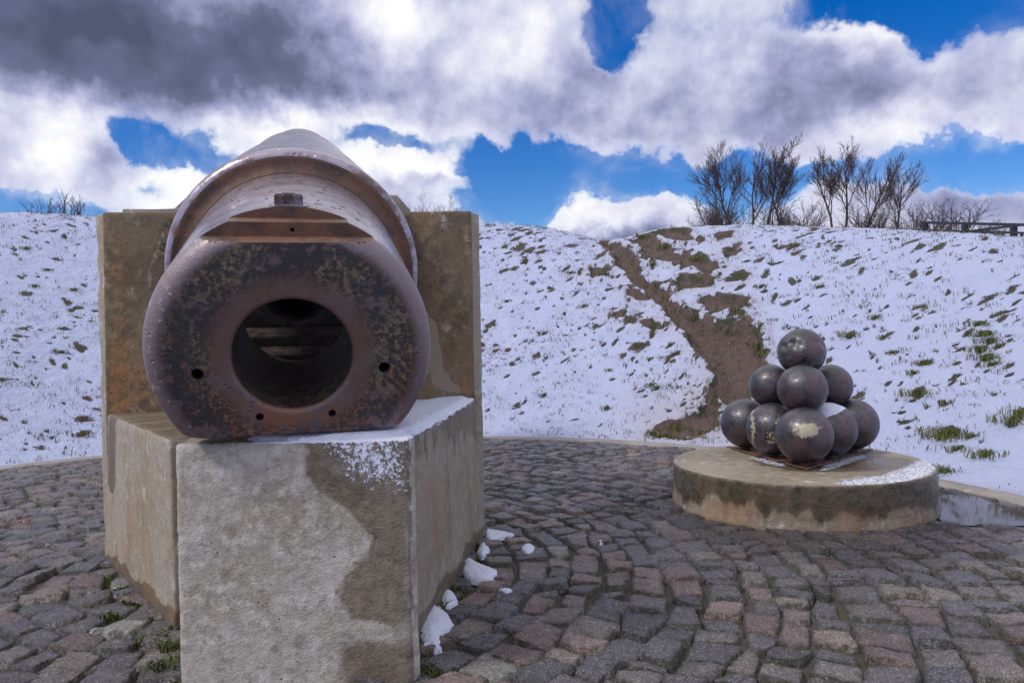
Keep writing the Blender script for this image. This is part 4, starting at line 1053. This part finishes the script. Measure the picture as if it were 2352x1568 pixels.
# ------------------------------------------------------------------ round plinth
DX, DY, DR, DZ = 1.9483, 5.2431, .8426, .2765
def build_disc():
    pf = [(.0001, -.06), (DR + .01, -.06), (DR + .008, .02), (DR, .06)]
    pf += [(DR, z) for z in np.linspace(.07, DZ - .014, 12)] + [(DR - .004, DZ - .005), (DR - .016, DZ)] + [(r, DZ) for r in np.linspace(DR - .03, .001, 70)]
    n = 300; a_ = np.linspace(0, 2 * PI, n, endpoint=False); V = np.concatenate([np.c_[r * np.cos(a_), r * np.sin(a_), 0 * a_ + z] for r, z in pf])
    rr = np.hypot(V[:, 0], V[:, 1]); k = 1 + (.006 * fbm(V * 6, 4, 41) + .004 * fbm(V * 25, 3, 42)) * (rr > DR - .02); V[:, 0] *= k; V[:, 1] *= k
    V[:, 2] += .003 * fbm(V * 5, 3, 44) * (V[:, 2] > DZ - .02)
    o = np_mesh('round_plinth', V, grid_faces(len(pf), n, True), M_DISC)
    o.location = (DX, DY, 0)
    x, y, z = V.T; th = np.arctan2(y, x); n_ = fbm(np.c_[np.cos(th) * 9, np.sin(th) * 9, z * 5], 4, 45); side = rr > DR - .012
    v1 = fbm(np.c_[np.cos(th) * 14, np.sin(th) * 14, z * 4], 4, 47); v2 = fbm(np.c_[np.cos(th) * 4, np.sin(th) * 4, z * 3 + 5], 3, 48)
    band = sstep(z + .05 * v1 + .10 * v2, .07, .14)                      # dark growth on the upper side, tan concrete shows below
    mid = .55 + .45 * sstep(np.sin(th + PI * .62) * -1, -.6, .4)
    dark = np.where(side, .30 + .45 * band + .35 * v1, 0)
    nt = fbm(np.c_[x * 5, y * 5, 0 * x], 4, 46); top = ~side
    dark = np.where(top, .66 * sstep(np.hypot(x - .22, (y - .0) * 1.1) + .16 * nt, .66, .45), dark)
    moss = np.where(side, np.clip(band * (.75 + 1.2 * v1 + .8 * v2), 0, .95), .12 * (nt > .1))
    rust = np.where(side, .5 * (v2 < -.05) * (z < .13), 0)
    set_attr(o.data, 'dark', dark); set_attr(o.data, 'moss', moss); set_attr(o.data, 'rust', rust); set_attr(o.data, 'pale', np.where(side, .3 * (z < .15), .2))
    fr = 0 * x
    for pl, sf in (([(1905, 1110), (1960, 1098), (2020, 1090), (2060, 1076), (2095, 1060), (2125, 1048), (2150, 1062), (2158, 1080), (2135, 1100), (2080, 1112), (2010, 1118), (1950, 1116)], .05),
                   ([(1885, 1070), (1910, 1056), (1950, 1048), (1990, 1040), (1992, 1050), (1950, 1064), (1915, 1077), (1880, 1082)], .03), ([(1715, 1048), (1760, 1052), (1805, 1064), (1800, 1072), (1750, 1062)], .02)):
        fr = np.maximum(fr, sstep(poly_sd(x + DX + .03 * nt, y + DY + .03 * nt, PZ(pl, DZ)), -sf * 1.6, sf) * .60)
    set_attr(o.data, 'frost', fr * top)
    return tag(o, 'low round concrete plinth carrying the pyramid of iron balls', 'plinth')
build_disc()
# ------------------------------------------------------------------ iron balls
BR = .1855
bf = at_y(1847, 998, 5.04); psi = math.radians(17.0)
dep = Vector((math.sin(psi), math.cos(psi), 0)); lat = Vector((math.cos(psi), -math.sin(psi), 0)); s3 = math.sqrt(3)
ZB = DZ + .022 + BR
tri = [(0, 0, 'lichen'), (1, -1, 'graffiti'), (1, 1, 'snow'), (2, -2, 'plain'), (2, 0, 'back'), (2, 2, 'frosty')]
def pos(row, l, z, o=(0, 0)): return Vector((bf.x, bf.y, 0)) + dep * (row * s3 * BR * 1.0) + lat * (l * BR * 1.0) + Vector((0, 0, z))
def make_ball(c, kind, label, seed, BR=BR):
    n, m_ = 96, 64; th = np.linspace(0, 2 * PI, n, endpoint=False); ph = np.linspace(.0005, PI - .0005, m_)
    PHI, TH = np.meshgrid(ph, th, indexing='ij'); d = np.c_[(np.sin(PHI) * np.cos(TH)).ravel(), (np.sin(PHI) * np.sin(TH)).ravel(), np.cos(PHI).ravel()]
    r = BR * .995 * (1 + .004 * fbm(d * 2.5, 3, seed)); R_ = random.Random(seed)
    vdir = -Vector((c.x, c.y, c.z - EYE)).normalized()
    for k in range({'dented': 13, 'lichen': 4}.get(kind, 4)):
        q = Vector((R_.gauss(0, 1), R_.gauss(0, 1), R_.gauss(0, 1))).normalized() + vdir * .8; q.normalize(); q = np.array(q)
        ww = R_.uniform(.12, .26) if kind == 'dented' else R_.uniform(.1, .2); dd = np.arccos(np.clip(d @ q, -1, 1))
        r = r - BR * (R_.uniform(.06, .10) if kind == 'dented' else R_.uniform(.010, .028)) * np.exp(-(dd / ww) ** 2)
    F_ = grid_faces(m_, n, True)
    o = np_mesh('iron_ball', d * r[:, None], F_, M_BALL)
    o.location = c
    vx = Vector((vdir.y, -vdir.x, 0)).normalized() * -1; vx = vx if vx.x > 0 else -vx
    a_, b_, f_ = d @ np.array(vx), d[:, 2], d @ np.array(vdir); nn = fbm(d * 5, 4, seed + 5)
    lich = 0 * r; fr = 0 * r; pa = 0 * r
    if kind == 'lichen': lich = .95 * np.exp(-(((a_ - .05 - .25 * b_) / .56) ** 2 + ((b_ - .30) / .36) ** 2)) * (f_ > 0) + .1 * nn
    if kind == 'graffiti':
        lich = .62 * (np.exp(-((a_ + .72) / .16) ** 2) * (b_ > -.7) + np.exp(-(((a_ - .18) / .22) ** 2 + ((b_ - .45) / .38) ** 2)) + 1.5 * np.exp(-(((a_ + .06) / .20) ** 4 + ((b_ + .22) / .26) ** 4))) * (f_ > -.2) + .1 * nn
    if kind == 'snow': fr = np.where(f_ > -.3, sstep(b_ - .42 * a_ + .05 * nn, .50, .60) * .9, 0)
    if kind == 'frosty': fr = .72 * np.exp(-(((a_ + .45) / .22) ** 2 + ((b_ - .42) / .32) ** 2))
    set_attr(o.data, 'lichen', lich); set_attr(o.data, 'frost', fr); set_attr(o.data, 'paint', pa)
    o.rotation_euler.z = 0
    if kind == 'graffiti':                         # scrawled strokes, dark on the pale patch
        strokes = [[(-.08, -.10), (-.10, -.22), (-.03, -.26), (.10, -.12)], [(-.12, -.30), (.02, -.28), (.03, -.42)], [(-.12, -.36), (.0, -.40)], [(.12, -.14), (.14, -.24), (.28, -.40)], [(.30, -.10), (.16, -.28), (.06, -.42)], [(.24, -.18), (.34, -.26)], [(-.12, -.43), (.30, -.44)]]
        V, Fc = [], []
        for st in strokes:
            pts = []
            for i in range(len(st) - 1):
                for k in range(6): pts.append((st[i][0] + (st[i + 1][0] - st[i][0]) * k / 6, st[i][1] + (st[i + 1][1] - st[i][1]) * k / 6))
            pts.append(st[-1]); i0 = len(V)
            for i, (u, v) in enumerate(pts):
                du, dv = (pts[min(i + 1, len(pts) - 1)][0] - pts[max(i - 1, 0)][0], pts[min(i + 1, len(pts) - 1)][1] - pts[max(i - 1, 0)][1]); L = math.hypot(du, dv) + 1e-9
                for sg in (-1, 1):
                    uu, vv = u - .18 - dv / L * .016 * sg, v + .04 + du / L * .016 * sg
                    vz = Vector((0, 0, 1)); q = vx * uu + vz * vv + vdir * math.sqrt(max(0, 1 - uu * uu - vv * vv)); V.append(q.normalized() * BR * 1.004)
            for i in range(len(pts) - 1): k = i0 + 2 * i; Fc.append((k, k + 1, k + 3, k + 2))
        np_mesh('painted_scrawl', V, Fc, M_SCRAWL, o)
    return tag(o, label, 'iron ball', 'iron balls stacked in a pyramid on the round plinth')
M_SCRAWL = mat_simple('scrawl_paint', (.010, .010, .012), (.02, .02, .022), 30, .5, 0)
lab = {'lichen': 'front ball of the bottom layer with a yellowish lichen blotch', 'graffiti': 'bottom ball with pale flaked patches and a dark scrawl', 'snow': 'bottom ball capped with snow on its upper left',
       'plain': 'dark reddish ball at the left end of the bottom layer', 'back': 'bottom ball hidden at the middle of the back row', 'frosty': 'bottom ball at the right end with a patch of frost'}
for i, (row, l, k) in enumerate(tri): make_ball(pos(row, l, ZB), k, lab[k], 100 + i)
for (x, y, d, r, k, lb, sd_) in ((1843, 893, 5.22, .168, 'mid', 'smooth ball at the front of the middle layer', 120), (1771, 886, 5.58, .157, 'mid', 'dark ball at the left of the middle layer', 121),
        (1907, 886, 5.54, .157, 'mid', 'reddish ball at the right of the middle layer', 122), (1841, 808, 5.42, .167, 'dented', 'heavily dented ball on top of the pyramid', 130)):
    make_ball(at_y(x, y, d), k, lb, sd_, r)
def plate():
    c = [pos(-.55, 0, 0), pos(2.25, 2.75, 0), pos(2.25, -2.75, 0)]
    bm = bmesh.new(); pts = []
    for i in range(3):
        p, q = c[i], c[(i + 1) % 3]
        for k in range(24): pts.append(p + (q - p) * (k / 24))
    cen = sum(c, Vector()) / 3; top, bot = [], []
    for i, p in enumerate(pts):
        j = random.uniform(-.012, .012); d = (p - cen).normalized(); p = p + d * j; z = .014 + .010 * abs(math.sin(i * .55)) * random.random()
        top.append(bm.verts.new((p.x, p.y, DZ + z))); bot.append(bm.verts.new((p.x, p.y, DZ + z - .010)))
    n = len(pts); inner = [bm.verts.new(((p.x - cen.x) * .8 + cen.x, (p.y - cen.y) * .8 + cen.y, DZ + .008)) for p in pts]
    for i in range(n):
        j = (i + 1) % n; bm.faces.new((top[i], top[j], bot[j], bot[i])); bm.faces.new((top[i], inner[i], inner[j], top[j]))
    bm.faces.new(inner)
    o = bm_obj('base_plate', bm, M_RUST)
    tag(o, 'rusty bent triangular iron plate under the balls', 'iron plate')
    for (row, l) in ((2, -2), (2, 2), (2, 0), (1, -1), (1, 1), (0, 0)):
        p = pos(row, l, 0); ft = lathe('foot', [(0, .001), (0, .034), (.05, .034), (.05, .001)], 20, False)
        for v in ft.data.vertices: x, y, z = v.co; v.co = Vector((p.x + x, p.y + z, DZ + .002 + y))
        ft.data.materials.append(M_RUST); ft.parent = o
plate()

# ------------------------------------------------------------------ puddle
puddle()

# ------------------------------------------------------------------ bare trees
def tree(name, x_d, y_base, dist, height, lean, spread, label, seed, stems=1, group='bare trees on the rampart', dens=1.0, up=.42, first=.52):
    R_ = random.Random(seed)
    b = at_y(x_d, y_base, dist); gz = float(terrain_z(b.x, b.y)[0]); base = Vector((b.x, b.y, gz - .05)); vis = b.z - gz
    H = height + vis
    TV, TF, CV, CF = [], [], [], []
    def tube(pts, rad, V, F_, k):
        i0 = len(V); n = len(pts)
        for i, p in enumerate(pts):
            d = (pts[min(i + 1, n - 1)] - pts[max(i - 1, 0)]).normalized(); a_ = d.orthogonal().normalized(); c_ = d.cross(a_)
            for q in range(k):
                t_ = 2 * PI * q / k; V.append(p + (a_ * math.cos(t_) + c_ * math.sin(t_)) * rad[i])
        for i in range(n - 1):
            for q in range(k): F_.append((i0 + i * k + q, i0 + i * k + (q + 1) % k, i0 + (i + 1) * k + (q + 1) % k, i0 + (i + 1) * k + q))
    def grow(p, d, L, r, lvl):
        n = max(3, int(L / (.16 if lvl < 2 else .08))); n = min(n, 14); pts, rad = [p.copy()], [r]
        sk = L / n; kids = []
        for i in range(n):
            wig = .13 if lvl == 0 else .24
            d = (d + Vector((R_.gauss(0, wig), R_.gauss(0, wig), R_.gauss(0, wig * .6))) * .5 + Vector((0, 0, up * .16 if lvl else .06))).normalized()
            p = p + d * sk; pts.append(p.copy()); rad.append(r * (1 - .80 * (i + 1) / n) + .003)
            fr_ = (i + 1) / n
            if lvl < 4 and fr_ > (first if lvl == 0 else .18): kids.append((p.copy(), d.copy(), fr_, rad[-1]))
        V, F_ = (TV, TF) if lvl == 0 else (CV, CF)
        tube(pts, rad, V, F_, 7 if lvl == 0 else 5 if lvl == 1 else 3)
        for (q, dd, fr_, rr) in kids:
            pr = {0: 1.25, 1: 1.3, 2: 1.2, 3: .6}[lvl] * dens; m_ = int(pr) + (R_.random() < pr - int(pr))
            for _ in range(m_):
                ax = Vector((R_.gauss(0, 1), R_.gauss(0, 1), R_.gauss(0, .25))); ax = (ax - dd * ax.dot(dd)).normalized()
                ang = R_.uniform(.45, .95) * spread * (1.02 if lvl == 0 else 1.) * (1.0 if lvl else 1.0)
                nd = (dd * math.cos(ang) + ax * math.sin(ang)).normalized()
                ll = (L * (1.12 - .80 * fr_) * R_.uniform(.50, .90) * (1.0 if first > .3 else 1.1)) if lvl == 0 else L * (1.10 - .65 * fr_) * R_.uniform(.35, .60)
                if ll > .10: grow(q, nd, ll, max(rr * .50, .0035), lvl + 1)
    for s_ in range(stems):
        a_ = lean + (R_.uniform(-.35, .35) if stems > 1 else 0); d = Vector((math.sin(a_), R_.uniform(-.12, .12), math.cos(a_)))
        grow(Vector((R_.uniform(-.08, .08) * (stems > 1) * 3, 0, 0)), d, H * (.92 if s_ == 0 else R_.uniform(.6, .92)), .012 * H + .022, 0)
    root = empty(name, base); tag(root, label, 'tree' if 'tree' in name else 'bush', group)
    # bring the crown to its measured height
    zmax = max(v.z for v in CV); k = H / zmax
    Vt = np.array([tuple(v) for v in TV]) * k; Vc = np.array([tuple(v) for v in CV]) * k
    np_mesh('trunk', Vt, np.array(TF), M_BARK, root); np_mesh('crown', Vc, np.array(CF), M_TWIG, root)
def px(n, d): return n / FD * d
D_ = 30
T = [  # x, base y, distance, height px, lean, spread, label, stems
 (1706, 520, 30, 200, -.16, .75, 'tall bare tree leaning left at the left end of the rampart row', 1, 1.1),
 (1762, 518, 31, 200, -.02, .62, 'straight tall bare tree in the middle of the left clump', 1, 1.15),
 (1722, 520, 32, 185, .10, .70, 'bare tree rising from the same spot as the leaning one and tilting right', 1, .9),
 (1792, 518, 33, 165, .05, .62, 'slimmer bare tree at the right edge of the left clump', 1, .95),
 (1912, 520, 30, 195, -.16, .72, 'bare tree leaning left at the start of the right clump', 1, 1.1),
 (1934, 520, 31, 203, .05, .72, 'tallest bare tree of the right clump', 1, 1.2),
 (1948, 520, 32, 165, .30, .66, 'bare tree leaning right out of the right clump', 1, .9),
 (2044, 524, 33, 150, .02, .78, 'bare spreading tree standing apart to the right', 1, 1.1)]
for i, (x, y, d, h, ln, sp, lb, st, dn_) in enumerate(T):
    tree('bare_tree', x, y, d, px(h * 1.05, d), ln, sp, lb, 300 + i, st, dens=dn_)
Bs = [(1680, 520, 27, 105, -.25, 1.0, 'dense bare bush at the foot of the leftmost leaning tree', 3), (1655, 521, 26, 70, -.4, 1.0, 'low bare bush left of the left clump', 3), (1575, 524, 24, 36, 0, 1.1, 'small lone bare bush on the crest left of the clumps', 3),
      (1815, 519, 29, 62, .25, 1.0, 'low bare bush at the right foot of the left clump', 2), (1990, 522, 28, 78, .1, 1.0, 'bare bush between the right clump and the spreading tree', 3), (1895, 520, 28, 70, -.2, 1.0, 'bare bush at the left foot of the right clump', 2),
      (2092, 526, 28, 82, .1, 1.0, 'bare bush just left of the dark railing', 3), (2135, 528, 26, 78, .15, 1.1, 'wide bare bush behind the railing corner post', 2), (2170, 530, 25, 80, .35, 1.1, 'arching bare bush behind the railing', 2), (2250, 534, 40, 42, 0, 1.1, 'faint small bush far behind the railing', 2), (2340, 536, 40, 46, 0, 1.1, 'faint bush at the right edge behind the railing', 2),
      (176, 497, 22, 72, .0, .75, 'larger bare bush on the crest left of the mount', 3), (130, 495, 26, 52, -.1, .8, 'smaller bare bush beside the larger one on the left crest', 2), (970, 505, 40, 66, -.05, .9, 'treetop showing just above the right part of the mount wall', 3), (1765, 520, 27, 80, 0, 1.0, 'bare undergrowth bush in the middle of the left clump', 3), (2020, 523, 29, 62, -.2, 1.0, 'bare bush under the spreading tree', 2)]
for i, (x, y, d, h, ln, sp, lb, st) in enumerate(Bs):
    tree('bare_bush', x, y, d, px(h, d), ln, sp, lb, 400 + i, st, group='bare bushes on the rampart', dens=.8, first=.1, up=.35)

# ------------------------------------------------------------------ railing
def bar(bm, a_, b_, wd, ht=None):
    ht = ht or wd; d = (b_ - a_); L = d.length; d.normalize(); sx = d.cross(Vector((0, 0, 1)))
    sx = sx.normalized() if sx.length > .1 else Vector((1, 0, 0)); sz = sx.cross(d).normalized(); vs = []
    for p in (a_, b_):
        for (i, j) in ((-1, -1), (1, -1), (1, 1), (-1, 1)): vs.append(bm.verts.new(p + sx * (i * wd / 2) + sz * (j * ht / 2)))
    for f in ((0, 1, 2, 3), (7, 6, 5, 4), (0, 4, 5, 1), (1, 5, 6, 2), (2, 6, 7, 3), (3, 7, 4, 0)): bm.faces.new([vs[i] for i in f])
def railing():
    r1 = empty('railing', (0, 0, 0)); d = 17.
    A_, B_ = at_y(2118, 511, 17), at_y(2420, 518, 14.5)
    r1.location = (A_.x, A_.y, float(terrain_z(A_.x, A_.y)[0])); inv = Matrix.Translation(-r1.location)
    def add(name, a_, b_, wd, ht=None, par=None):
        bm = bmesh.new(); bar(bm, a_, b_, wd, ht); o = bm_obj(name, bm, M_RAIL, r1); o.matrix_parent_inverse = inv; return o
    add('top_rail', A_, B_, .06, .055)
    for (x, y, k) in ((2121, 511, .02), (2224, 513, .36), (2420, 518, 1.0)):
        p = A_ + (B_ - A_) * k; g = float(terrain_z(p.x, p.y)[0]); add('post', Vector((p.x, p.y, g - .1)), p + Vector((0, 0, -.029)), .10)
    C_, E_ = at_y(2117, 528, 17), at_y(2420, 536, 14.5); add('lower_rail', C_, E_, .03, .03)
    tag(r1, 'dark railing on the crest with its square end post', 'railing')
    r2 = empty('stair_railing', (0, 0, 0)); d = 21.; A_, B_ = at_y(2218, 532, 23), at_y(2420, 508, 20)
    r2.location = (B_.x, B_.y, float(terrain_z(B_.x, B_.y)[0])); inv2 = Matrix.Translation(-r2.location)
    def add2(name, a_, b_, wd, ht=None):
        bm = bmesh.new(); bar(bm, a_, b_, wd, ht); o = bm_obj(name, bm, M_RAIL, r2); o.matrix_parent_inverse = inv2; return o
    add2('sloping_rail', A_, B_, .07, .06)
    L0, L1 = at_y(2205, 533.5, 23), at_y(2420, 536.5, 20); add2('middle_rail', L0, L1, .045)
    add2('bottom_rail', L0 + Vector((0, 0, -.22)), L1 + Vector((0, 0, -.22)), .05)
    for k in range(10):
        p = L0 + (L1 - L0) * ((k + .9) / 10); add2('baluster', p + Vector((0, 0, -.215)), p + Vector((0, 0, -.024)), .055)
    for f in (.58, .98):
        p = A_ + (B_ - A_) * f; g = float(terrain_z(p.x, p.y)[0]); add2('post', Vector((p.x, p.y, g - .1)), p + Vector((0, 0, -.03)), .13)
    tag(r2, 'dark stair railing with a sloping handrail and short balusters behind the crest', 'railing')
railing()
